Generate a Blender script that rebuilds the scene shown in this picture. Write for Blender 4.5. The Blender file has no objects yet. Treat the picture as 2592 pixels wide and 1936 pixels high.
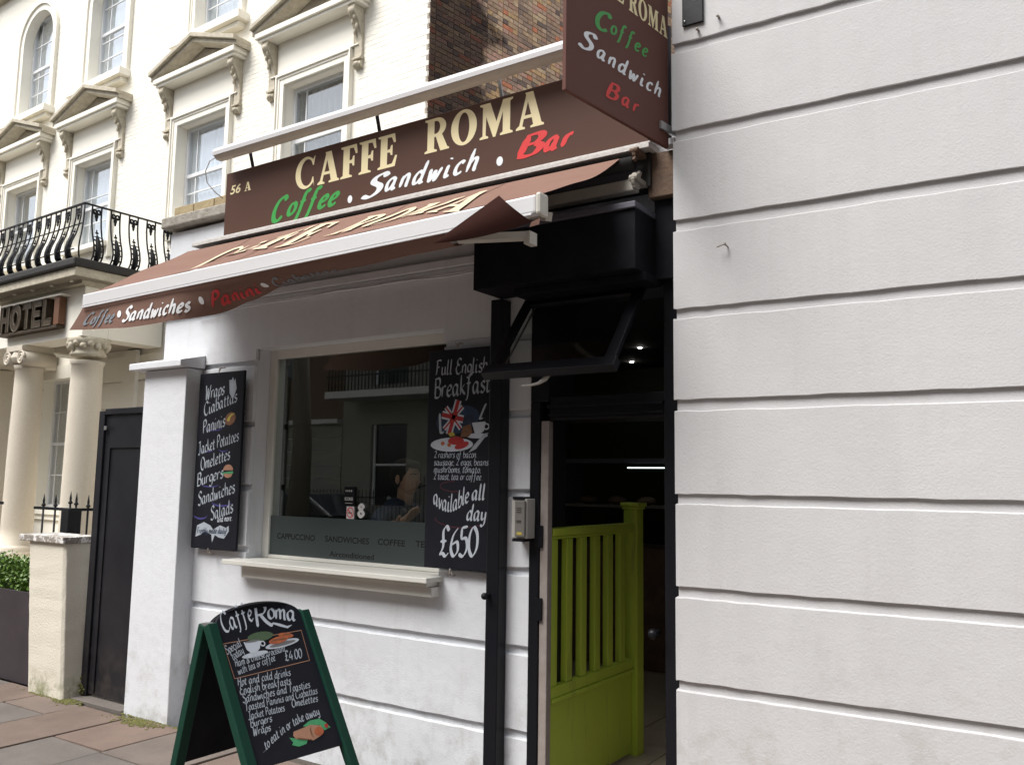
import bpy, math, random
from mathutils import Vector, Matrix
from mathutils.geometry import tessellate_polygon
random.seed(7)
sc = bpy.context.scene
col = sc.collection
rad = math.radians

# ------------------------------------------------------------------ camera
cam_d = bpy.data.cameras.new("camera"); cam = bpy.data.objects.new("camera", cam_d); col.objects.link(cam)
cam_d.sensor_width = 36; cam_d.lens = 36 * 2194 / 2592; cam_d.clip_end = 400; cam_d.clip_start = 0.05
PITCH, ROLL, YAW = rad(6.642), rad(-.868), rad(33.705)
def cam_matrix():
    f = Vector((0, math.cos(PITCH), math.sin(PITCH))); r = Vector((1, 0, 0)); d = f.cross(r)
    r2 = math.cos(ROLL) * r + math.sin(ROLL) * d; d2 = -math.sin(ROLL) * r + math.cos(ROLL) * d
    Rz = Matrix.Rotation(YAW, 3, 'Z')
    r2, d2, f = Rz @ r2, Rz @ d2, Rz @ f
    m = Matrix((r2, -d2, -f)).transposed().to_4x4(); m.translation = Vector((0, 0, 1.6)); return m
cam.matrix_world = cam_matrix()
sc.camera = cam

# ------------------------------------------------------------------ light (bright overcast day)
SUN_EL, SUN_AZ = rad(56), rad(-152)      # azimuth from +Y towards +X: sun behind-left of the camera
w = bpy.data.worlds.new("World"); sc.world = w; w.use_nodes = True
nt = w.node_tree; nt.nodes.clear()
sky = nt.nodes.new("ShaderNodeTexSky"); sky.sky_type = 'NISHITA'; sky.sun_disc = False
sky.sun_elevation = SUN_EL; sky.sun_rotation = SUN_AZ; sky.dust_density = 3.0; sky.air_density = 1.0; sky.ozone_density = 1.0
hs = nt.nodes.new("ShaderNodeHueSaturation"); hs.inputs['Saturation'].default_value = 0.30
bg = nt.nodes.new("ShaderNodeBackground"); bg.inputs['Strength'].default_value = 0.07
wo = nt.nodes.new("ShaderNodeOutputWorld")
nt.links.new(sky.outputs[0], hs.inputs['Color']); nt.links.new(hs.outputs[0], bg.inputs[0]); nt.links.new(bg.outputs[0], wo.inputs[0])
sd = bpy.data.lights.new("sun", 'SUN'); sd.energy = 1.5; sd.angle = rad(34); sd.color = (1, .975, .94)
sun = bpy.data.objects.new("sun", sd); col.objects.link(sun)
sdir = Vector((math.sin(SUN_AZ) * math.cos(SUN_EL), math.cos(SUN_AZ) * math.cos(SUN_EL), math.sin(SUN_EL)))
sun.rotation_euler = sdir.to_track_quat('Z', 'Y').to_euler(); sun.location = (0, -5, 14)
sc.view_settings.view_transform = 'Standard'; sc.view_settings.look = 'None'
sc.view_settings.exposure = 1.60; sc.view_settings.gamma = 1; sc.view_settings.use_curve_mapping = False

# ------------------------------------------------------------------ materials
def new_mat(name):
    m = bpy.data.materials.new(name); m.use_nodes = True; n = m.node_tree
    n.nodes.clear(); o = n.nodes.new("ShaderNodeOutputMaterial"); return m, n, o
def node(n, t, **k):
    x = n.nodes.new(t)
    for a, b in k.items():
        if a in x.inputs: x.inputs[a].default_value = b
        else: setattr(x, a, b)
    return x
def mat(name, c, rough=.7, var=.0, vscale=3, vcol=None, bump=0, bscale=60, metal=0, spec=.5, bump2=0, bscale2=8, stretch=None,
        stain=None, stain_scale=2, stain_lo=.55, stain_hi=.75, stain_z=None, coat=0):
    m, n, o = new_mat(name); L = n.links.new
    b = node(n, "ShaderNodeBsdfPrincipled", Roughness=rough, Metallic=metal)
    b.inputs['Specular IOR Level'].default_value = spec
    if coat: b.inputs['Coat Weight'].default_value = coat; b.inputs['Coat Roughness'].default_value = .05
    L(b.outputs[0], o.inputs[0])
    tc = node(n, "ShaderNodeNewGeometry"); mp = node(n, "ShaderNodeMapping")
    L(tc.outputs['Position'], mp.inputs[0])
    if stretch: mp.inputs['Scale'].default_value = stretch
    last = None
    rgb = node(n, "ShaderNodeRGB"); rgb.outputs[0].default_value = (*c, 1); last = rgb.outputs[0]
    if var:
        nz = node(n, "ShaderNodeTexNoise", Scale=vscale, Detail=6, Roughness=.65); L(mp.outputs[0], nz.inputs['Vector'])
        cr = node(n, "ShaderNodeValToRGB"); cr.color_ramp.elements[0].position = .3; cr.color_ramp.elements[1].position = .7
        v2 = vcol or tuple(x * .7 for x in c)
        cr.color_ramp.elements[0].color = (0, 0, 0, 1); cr.color_ramp.elements[1].color = (1, 1, 1, 1)
        L(nz.outputs[0], cr.inputs[0])
        mu = node(n, "ShaderNodeMath", operation='MULTIPLY'); mu.inputs[1].default_value = var; L(cr.outputs[0], mu.inputs[0])
        mx = node(n, "ShaderNodeMix", data_type='RGBA'); L(mu.outputs[0], mx.inputs[0]); L(last, mx.inputs[6]); mx.inputs[7].default_value = (*v2, 1)
        last = mx.outputs[2]
    if stain:
        nz = node(n, "ShaderNodeTexNoise", Scale=stain_scale, Detail=9, Roughness=.7); L(mp.outputs[0], nz.inputs['Vector'])
        cr = node(n, "ShaderNodeValToRGB"); cr.color_ramp.elements[0].position = stain_lo; cr.color_ramp.elements[1].position = stain_hi
        cr.color_ramp.elements[0].color = (0, 0, 0, 1); cr.color_ramp.elements[1].color = (1, 1, 1, 1)
        L(nz.outputs[0], cr.inputs[0]); fac = cr.outputs[0]
        if stain_z:
            sp = node(n, "ShaderNodeSeparateXYZ"); L(tc.outputs['Position'], sp.inputs[0])
            mr = node(n, "ShaderNodeMapRange"); L(sp.outputs[2], mr.inputs[0])
            mr.inputs[1].default_value = stain_z[0]; mr.inputs[2].default_value = stain_z[1]; mr.inputs[3].default_value = 1; mr.inputs[4].default_value = 0
            ad = node(n, "ShaderNodeMath", operation='MULTIPLY'); L(fac, ad.inputs[0]); L(mr.outputs[0], ad.inputs[1]); fac = ad.outputs[0]
        mx = node(n, "ShaderNodeMix", data_type='RGBA'); L(fac, mx.inputs[0]); L(last, mx.inputs[6]); mx.inputs[7].default_value = (*stain, 1)
        last = mx.outputs[2]
    L(last, b.inputs['Base Color'])
    if bump or bump2:
        nz = node(n, "ShaderNodeTexNoise", Scale=bscale, Detail=5, Roughness=.6); L(mp.outputs[0], nz.inputs['Vector'])
        bm = node(n, "ShaderNodeBump", Strength=bump, Distance=.01); L(nz.outputs[0], bm.inputs['Height'])
        if bump2:
            n2 = node(n, "ShaderNodeTexNoise", Scale=bscale2, Detail=4, Roughness=.5); L(mp.outputs[0], n2.inputs['Vector'])
            b2 = node(n, "ShaderNodeBump", Strength=bump2, Distance=.03); L(n2.outputs[0], b2.inputs['Height']); L(bm.outputs[0], b2.inputs['Normal'])
            L(b2.outputs[0], b.inputs['Normal'])
        else: L(bm.outputs[0], b.inputs['Normal'])
    return m
def glass_mat(name, tint=(.9, .95, .92), ior=1.5, boost=1.0, dirt=0.0):
    m, n, o = new_mat(name); L = n.links.new
    lw = node(n, "ShaderNodeLayerWeight", Blend=.5); pw = node(n, "ShaderNodeMath", operation='POWER'); pw.inputs[1].default_value = 5; L(lw.outputs['Facing'], pw.inputs[0])
    r0 = ((ior - 1) / (ior + 1)) ** 2; fr = node(n, "ShaderNodeMath", operation='MULTIPLY_ADD'); fr.inputs[1].default_value = 1 - r0; fr.inputs[2].default_value = r0; L(pw.outputs[0], fr.inputs[0]); t = node(n, "ShaderNodeBsdfTransparent", Color=(*tint, 1)); g = node(n, "ShaderNodeBsdfGlossy", Roughness=.01, Color=(1, 1, 1, 1))
    mu = node(n, "ShaderNodeMath", operation='MULTIPLY', use_clamp=True); mu.inputs[1].default_value = boost; L(fr.outputs[0], mu.inputs[0])
    mx = node(n, "ShaderNodeMixShader"); L(mu.outputs[0], mx.inputs[0]); L(t.outputs[0], mx.inputs[1]); L(g.outputs[0], mx.inputs[2])
    out = mx.outputs[0]
    if dirt:
        d = node(n, "ShaderNodeBsdfDiffuse", Color=(.5, .5, .48, 1)); m2 = node(n, "ShaderNodeMixShader"); m2.inputs[0].default_value = dirt
        L(out, m2.inputs[1]); L(d.outputs[0], m2.inputs[2]); out = m2.outputs[0]
    L(out, o.inputs[0]); return m
def emit_mat(name, c, s):
    m, n, o = new_mat(name); e = node(n, "ShaderNodeEmission", Color=(*c, 1), Strength=s); n.links.new(e.outputs[0], o.inputs[0]); return m
def brick_mat(name, per_island, soot=True):
    m, n, o = new_mat(name); L = n.links.new
    b = node(n, "ShaderNodeBsdfPrincipled", Roughness=.9); L(b.outputs[0], o.inputs[0])
    if per_island: g0 = node(n, "ShaderNodeNewGeometry"); r = g0.outputs['Random Per Island']
    else: g0 = node(n, "ShaderNodeObjectInfo"); r = g0.outputs['Random']
    cr = node(n, "ShaderNodeValToRGB"); cr.color_ramp.interpolation = 'CONSTANT'
    cols = [(0.593, 0.422, 0.267), (0.467, 0.317, 0.215), (0.656, 0.443, 0.236), (0.53, 0.328, 0.236), (0.331, 0.244, 0.194), (0.701, 0.527, 0.341), (0.551, 0.391, 0.278), (0.226, 0.171, 0.144), (0.625, 0.391, 0.299), (0.499, 0.359, 0.246), (0.701, 0.286, 0.162), (0.604, 0.443, 0.309), (0.415, 0.296, 0.225)]
    e = cr.color_ramp.elements
    while len(e) < len(cols): e.new(.5)
    for i, c in enumerate(cols): e[i].position = i / len(cols); e[i].color = (*c, 1)
    L(r, cr.inputs[0])
    g = node(n, "ShaderNodeNewGeometry")
    nz = node(n, "ShaderNodeTexNoise", Scale=26, Detail=6, Roughness=.75); L(g.outputs['Position'], nz.inputs['Vector'])
    mr = node(n, "ShaderNodeMapRange"); L(nz.outputs[0], mr.inputs[0]); mr.inputs[1].default_value = .3; mr.inputs[2].default_value = .7; mr.inputs[3].default_value = .75; mr.inputs[4].default_value = 1.6
    mu = node(n, "ShaderNodeMix", data_type='RGBA', blend_type='MULTIPLY'); mu.inputs[0].default_value = 1; L(cr.outputs[0], mu.inputs[6]); L(mr.outputs[0], mu.inputs[7]); last = mu.outputs[2]
    if soot:   # soot bloom near the street corner: a stain with its own outline
        sp = node(n, "ShaderNodeSeparateXYZ"); L(g.outputs['Position'], sp.inputs[0])
        n2 = node(n, "ShaderNodeTexNoise", Scale=1.3, Detail=5, Roughness=.6); L(g.outputs['Position'], n2.inputs['Vector'])
        a = node(n, "ShaderNodeMath", operation='MULTIPLY_ADD'); L(n2.outputs[0], a.inputs[0]); a.inputs[1].default_value = 2.2; L(sp.outputs[1], a.inputs[2])
        m2 = node(n, "ShaderNodeMapRange"); L(a.outputs[0], m2.inputs[0]); m2.inputs[1].default_value = 10.75; m2.inputs[2].default_value = 11.0; m2.inputs[3].default_value = 1; m2.inputs[4].default_value = 0
        mx = node(n, "ShaderNodeMix", data_type='RGBA', blend_type='MULTIPLY'); L(m2.outputs[0], mx.inputs[0]); L(last, mx.inputs[6]); mx.inputs[7].default_value = (.17, .15, .15, 1); last = mx.outputs[2]
    L(last, b.inputs['Base Color'])
    bm = node(n, "ShaderNodeBump", Strength=.6, Distance=.01); L(nz.outputs[0], bm.inputs['Height']); L(bm.outputs[0], b.inputs['Normal'])
    return m
def flag_mat(name):
    m, n, o = new_mat(name); L = n.links.new
    b = node(n, "ShaderNodeBsdfPrincipled", Roughness=.8); L(b.outputs[0], o.inputs[0])
    g0 = node(n, "ShaderNodeObjectInfo"); cr = node(n, "ShaderNodeValToRGB"); cr.color_ramp.interpolation = 'CONSTANT'
    cols = [(.160, .115, .092), (.142, .112, .096), (.165, .125, .102), (.138, .120, .106), (.168, .118, .094), (.146, .118, .100)]
    e = cr.color_ramp.elements
    while len(e) < len(cols): e.new(.5)
    for i, c in enumerate(cols): e[i].position = i / len(cols); e[i].color = (*c, 1)
    L(g0.outputs['Random'], cr.inputs[0]); g = node(n, "ShaderNodeNewGeometry")
    nz = node(n, "ShaderNodeTexNoise", Scale=3.2, Detail=8, Roughness=.7); L(g.outputs['Position'], nz.inputs['Vector'])
    mr = node(n, "ShaderNodeMapRange"); L(nz.outputs[0], mr.inputs[0]); mr.inputs[1].default_value = .25; mr.inputs[2].default_value = .75; mr.inputs[3].default_value = .72; mr.inputs[4].default_value = 1.2
    mu = node(n, "ShaderNodeMix", data_type='RGBA', blend_type='MULTIPLY'); mu.inputs[0].default_value = 1; L(cr.outputs[0], mu.inputs[6]); L(mr.outputs[0], mu.inputs[7])
    n2 = node(n, "ShaderNodeTexNoise", Scale=170, Detail=4, Roughness=.7); L(g.outputs['Position'], n2.inputs['Vector'])
    m3 = node(n, "ShaderNodeMapRange"); L(n2.outputs[0], m3.inputs[0]); m3.inputs[1].default_value = .3; m3.inputs[2].default_value = .7; m3.inputs[3].default_value = .85; m3.inputs[4].default_value = 1.12
    m4 = node(n, "ShaderNodeMix", data_type='RGBA', blend_type='MULTIPLY'); m4.inputs[0].default_value = 1; L(mu.outputs[2], m4.inputs[6]); L(m3.outputs[0], m4.inputs[7])
    L(m4.outputs[2], b.inputs['Base Color'])
    bm = node(n, "ShaderNodeBump", Strength=.35, Distance=.01); L(n2.outputs[0], bm.inputs['Height']); L(bm.outputs[0], b.inputs['Normal'])
    return m

M = {}
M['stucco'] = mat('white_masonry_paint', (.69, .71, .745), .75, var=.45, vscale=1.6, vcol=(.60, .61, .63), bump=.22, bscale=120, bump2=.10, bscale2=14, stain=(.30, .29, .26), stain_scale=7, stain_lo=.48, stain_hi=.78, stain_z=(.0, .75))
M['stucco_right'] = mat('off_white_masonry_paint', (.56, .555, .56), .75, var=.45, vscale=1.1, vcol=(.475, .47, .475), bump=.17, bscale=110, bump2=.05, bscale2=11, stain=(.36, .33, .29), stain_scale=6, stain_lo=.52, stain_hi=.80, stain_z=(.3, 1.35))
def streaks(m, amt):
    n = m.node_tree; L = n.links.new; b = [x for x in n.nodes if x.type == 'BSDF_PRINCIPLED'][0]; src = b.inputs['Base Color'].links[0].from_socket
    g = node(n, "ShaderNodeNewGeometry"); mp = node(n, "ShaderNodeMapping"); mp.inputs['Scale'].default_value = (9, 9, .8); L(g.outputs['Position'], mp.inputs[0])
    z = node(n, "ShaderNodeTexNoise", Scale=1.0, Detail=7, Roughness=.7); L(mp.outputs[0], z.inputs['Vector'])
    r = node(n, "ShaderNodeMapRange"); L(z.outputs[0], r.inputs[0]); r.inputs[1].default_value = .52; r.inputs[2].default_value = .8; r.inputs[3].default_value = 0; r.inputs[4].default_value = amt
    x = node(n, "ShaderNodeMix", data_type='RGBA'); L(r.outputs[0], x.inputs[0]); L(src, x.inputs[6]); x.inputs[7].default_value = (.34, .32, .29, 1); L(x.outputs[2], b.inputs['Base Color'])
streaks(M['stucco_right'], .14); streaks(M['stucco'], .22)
M['cream'] = mat('cream_masonry_paint', (.87, .84, .75), .75, var=.2, vscale=1.1, vcol=(.83, .795, .69), bump=.2, bscale=70)
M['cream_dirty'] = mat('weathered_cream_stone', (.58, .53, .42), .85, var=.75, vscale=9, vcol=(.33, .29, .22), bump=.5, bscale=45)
M['cream_col'] = mat('sanded_cream_render', (.66, .60, .50), .85, var=.5, vscale=30, vcol=(.56, .50, .41), bump=.6, bscale=130)
M['cream_pier'] = mat('cream_pier_paint', (.70, .655, .555), .85, var=.35, vscale=3, vcol=(.60, .55, .46), bump=.5, bscale=70, stain=(.17, .18, .07), stain_scale=7, stain_lo=.42, stain_hi=.6, stain_z=(.0, .22))
M['soffit'] = mat('mottled_brown_soffit', (.35, .31, .25), .9, var=.7, vscale=4, vcol=(.2, .17, .13), bump=.3, bscale=30)  # mottled brown, darker than the cream masonry around it
M['coping'] = mat('lichen_stone_coping', (.42, .39, .34), .9, var=.9, vscale=14, vcol=(.2, .18, .15), bump=.6, bscale=60)
M['buff'] = mat('stained_buff_brick', (.44, .36, .21), .9, var=.8, vscale=8, vcol=(.24, .17, .09), bump=.5, bscale=50)
M['peel'] = mat('peeling_white_coping', (.26, .23, .20), .9, stain=(.75, .74, .72), stain_scale=22, stain_lo=.5, stain_hi=.56, bump=.5, bscale=50)
M['black'] = mat('black_gloss_paint', (.007, .007, .010), .42, spec=.25, bump=.08, bscale=40)
M['black_iron'] = mat('black_ironwork', (.008, .008, .010), .55, spec=.25, bump=.3, bscale=60)
M['black_soft'] = mat('black_satin_board', (.006, .006, .008), .75, spec=.12, var=.5, vscale=7, vcol=(.02, .02, .026))
M['gate_black'] = mat('dusty_black_steel', (.008, .008, .011), .4, spec=.2, var=.6, vscale=2, vcol=(.032, .031, .034), stain=(.07, .055, .05), stain_scale=6, stain_lo=.45, stain_hi=.75, stain_z=(0, .5))
M['slab_black'] = mat('weathered_black_lead', (.03, .027, .025), .7, var=.8, vscale=12, vcol=(.012, .012, .012), bump=.6, bscale=40)
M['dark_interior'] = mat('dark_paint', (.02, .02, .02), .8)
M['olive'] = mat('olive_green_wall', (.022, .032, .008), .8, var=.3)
M['lime'] = mat('lime_green_gloss_paint', (.46, .58, .06), .5, var=.5, vscale=5, vcol=(.38, .48, .05), bump=.25, bscale=60, stretch=(1, 1, .12), stain=(.20, .22, .06), stain_scale=9, stain_lo=.60, stain_hi=.78)
M['tile'] = mat('cream_floor_tile', (.5, .42, .33), .35, var=.5, vscale=5)
M['wood'] = mat('old_brown_timber', (.16, .10, .065), .85, var=.8, vscale=9, vcol=(.06, .04, .03), bump=.5, bscale=50)
M['cream_frame'] = mat('cream_gloss_frame', (.68, .67, .62), .4, var=.2, vscale=5)
M['white_frame'] = mat('white_sash_paint', (.72, .73, .74), .45)
M['pinkish'] = mat('chipped_grey_pink_paint', (.33, .29, .27), .6, var=.7, vscale=20, vcol=(.22, .18, .16))
M['alu'] = mat('white_powder_coat', (.66, .66, .67), .28, var=.25, vscale=5, vcol=(.56, .55, .55), stretch=(.4, 1, 3), spec=.5)
M['grey_alu'] = mat('grey_aluminium', (.42, .42, .42), .35, metal=.7)
M['bluegrey'] = mat('blue_grey_board', (.10, .10, .125), .6, var=.5, vscale=8)
M['beige'] = mat('beige_metal_bar', (.56, .54, .48), .5, var=.4, vscale=9)
M['sign'] = mat('brown_sign_panel', (.085, .043, .031), .5, spec=.15, var=.25, vscale=60, vcol=(.08, .040, .029))
M['sign_r'] = mat('red_brown_sign_panel', (.118, .050, .039), .5, spec=.15, var=.25, vscale=60, vcol=(.112, .047, .036))
M['cream_let'] = mat('cream_vinyl_letter', (.80, .70, .42), .45)
M['green_let'] = mat('green_vinyl_letter', (.035, .30, .055), .45)
M['white_let'] = mat('white_vinyl_letter', (.74, .77, .80), .45)
M['red_let'] = mat('red_vinyl_letter', (.62, .022, .022), .45)
M['rail'] = mat('worn_white_ledge', (.62, .60, .58), .7, var=.7, vscale=30, vcol=(.4, .38, .35), bump=.4, bscale=90)
M['fabric'] = mat('brown_awning_fabric', (.215, .132, .105), .9, spec=.1, var=.5, vscale=2.5, vcol=(.185, .10, .076), bump=.12, bscale=260, stretch=(1, 3, 3))
M['fabric_seam'] = mat('awning_seam', (.15, .09, .07), .9, spec=.1)
M['fabric_let'] = mat('cream_print_on_fabric', (.56, .47, .33), .85)
M['val_grey'] = mat('faded_grey_print', (.21, .235, .26), .85)
M['val_white'] = mat('white_print_on_fabric', (.82, .83, .85), .8)
M['val_red'] = mat('red_print_on_fabric', (.60, .05, .055), .85)
M['board'] = mat('blackboard_surface', (.008, .009, .014), .55, spec=.2, var=.5, vscale=5, vcol=(.02, .02, .028))
M['board_edge'] = mat('grey_board_edge', (.16, .16, .165), .6)
M['board_green'] = mat('dark_green_frame_paint', (.004, .036, .023), .55, spec=.25, var=.5, vscale=30, vcol=(.004, .04, .025))
M['chalk'] = mat('chalk_paint_white', (.40, .44, .49), .8, var=.65, vscale=45, vcol=(.28, .32, .38))
M['chalk_hi'] = mat('chalk_paint_bright', (.52, .56, .62), .8, var=.5, vscale=30, vcol=(.42, .46, .53))
M['chalk_blue'] = mat('chalk_blue', (.05, .045, .20), .8)
M['chalk_red'] = mat('chalk_red', (.40, .03, .03), .8, var=.5, vscale=40)
M['chalk_maroon'] = mat('chalk_maroon', (.075, .015, .025), .8)
M['chalk_orange'] = mat('chalk_orange', (.50, .14, .05), .8, var=.7, vscale=50, vcol=(.2, .05, .03))
M['chalk_brown'] = mat('chalk_brown', (.22, .10, .05), .8, var=.7, vscale=60, vcol=(.08, .04, .02))
M['chalk_tan'] = mat('chalk_tan', (.42, .22, .14), .8, var=.5, vscale=50)
M['chalk_green'] = mat('chalk_green', (.07, .35, .15), .8, var=.7, vscale=60)
M['chalk_dgreen'] = mat('chalk_dark_green', (.07, .12, .06), .8, var=.6, vscale=30)
M['chalk_yellow'] = mat('chalk_yellow', (.45, .36, .06), .8)
M['chalk_dblue'] = mat('chalk_deep_blue', (.02, .05, .11), .8, var=.9, vscale=30, vcol=(.012, .014, .021))
M['hook'] = mat('rusty_white_hook', (.45, .42, .38), .5, var=.7, vscale=60, vcol=(.15, .09, .05))
M['key_grey'] = mat('grey_plastic_case', (.17, .16, .145), .5, var=.3, vscale=20)
M['key_light'] = mat('pale_plastic_edge', (.42, .41, .38), .5)
M['steel'] = mat('dull_steel', (.40, .40, .40), .35, metal=.8)
M['letter_edge'] = mat('tarnished_brass_edge', (.15, .13, .09), .7, var=.9, vscale=16, vcol=(.06, .05, .035))
M['letter_face'] = mat('dark_bronze_letter', (.032, .022, .014), .6, spec=.2, var=.9, vscale=14, vcol=(.075, .052, .03))
M['rust_orange'] = mat('rust_orange_panel', (.15, .06, .025), .6, var=.6, vscale=12)
M['planter'] = mat('dark_planter_panel', (.030, .022, .026), .55, var=.7, vscale=5, vcol=(.05, .04, .045))
M['road'] = mat('asphalt', (.055, .055, .057), .9, bump=.6, bscale=90)
M['kerb'] = mat('granite_kerb', (.10, .095, .09), .8, var=.5, vscale=40)
M['bed'] = mat('joint_mortar', (.075, .062, .05), .95, bump=.6, bscale=60)
M['moss'] = mat('moss', (.085, .10, .022), .95, var=.8, vscale=40, vcol=(.16, .13, .05))
M['flag'] = flag_mat('york_stone_flag')
M['leaf'] = mat('hedge_leaf', (.13, .24, .025), .5, var=.9, vscale=9, vcol=(.05, .11, .012))
M['bark'] = mat('bark', (.09, .075, .06), .9)
M['brick_one'] = brick_mat('stock_brick', False); M['brick_many'] = brick_mat('stock_brick_mass', True)
M['mortar'] = mat('lime_mortar', (.40, .36, .30), .95, var=.5, vscale=9, vcol=(.12, .10, .08))
M['brick_far'] = mat('brown_brickwork', (.13, .08, .055), .9, var=.6, vscale=20)
M['glass'] = glass_mat('shop_window_glass', (.80, .85, .83), 1.52, 3.3)
M['glass_hotel'] = glass_mat('sash_window_glass', (.9, .93, .95), 1.52, 3.5)
M['curtain'] = mat('net_curtain', (.90, .91, .93), .9, var=.5, vscale=14, vcol=(.68, .70, .74), stretch=(1, 1, .08))
M['curtain_dark'] = mat('grey_net_curtain', (.22, .23, .24), .9, var=.8, vscale=14, vcol=(.10, .11, .115), stretch=(1, 1, .08))
M['lamp'] = emit_mat('downlight_and_fill_emission', (1, .95, .86), 26); M['strip'] = emit_mat('lit_strip_light', (.85, 1, .95), 1.2)
M['skin'] = mat('skin', (.85, .46, .33), .6); M['hair'] = mat('dark_brown_hair', (.03, .018, .012), .7)
M['shirt'] = mat('navy_jacket', (.03, .045, .10), .9); M['collar'] = mat('pale_collar', (.5, .52, .54), .9); M['trouser'] = mat('dark_trousers', (.02, .02, .025), .9)
M['car_dark'] = mat('dark_blue_car_paint', (.012, .016, .03), .25, coat=1); M['car_silver'] = mat('silver_car_paint', (.42, .44, .45), .3, metal=.6, coat=1)
M['tyre'] = mat('tyre_rubber', (.015, .015, .015), .8); M['car_glass'] = mat('car_glass', (.01, .012, .014), .05)
M['sticker'] = mat('white_sticker', (.6, .6, .6), .5); M['letter_black'] = mat('black_window_lettering', (.004, .004, .005), .5)
def frost():
    m, n, o = new_mat('frosted_window_vinyl'); L = n.links.new
    d = node(n, "ShaderNodeBsdfDiffuse", Color=(.115, .14, .14, 1)); t = node(n, "ShaderNodeBsdfTranslucent", Color=(.2, .24, .23, 1)); g = node(n, "ShaderNodeBsdfGlossy", Roughness=.12)
    a = node(n, "ShaderNodeMixShader"); a.inputs[0].default_value = .5; L(d.outputs[0], a.inputs[1]); L(t.outputs[0], a.inputs[2])
    fr = node(n, "ShaderNodeFresnel", IOR=1.45); b = node(n, "ShaderNodeMixShader"); L(fr.outputs[0], b.inputs[0]); L(a.outputs[0], b.inputs[1]); L(g.outputs[0], b.inputs[2]); L(b.outputs[0], o.inputs[0]); return m
M['frost'] = frost()

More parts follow.
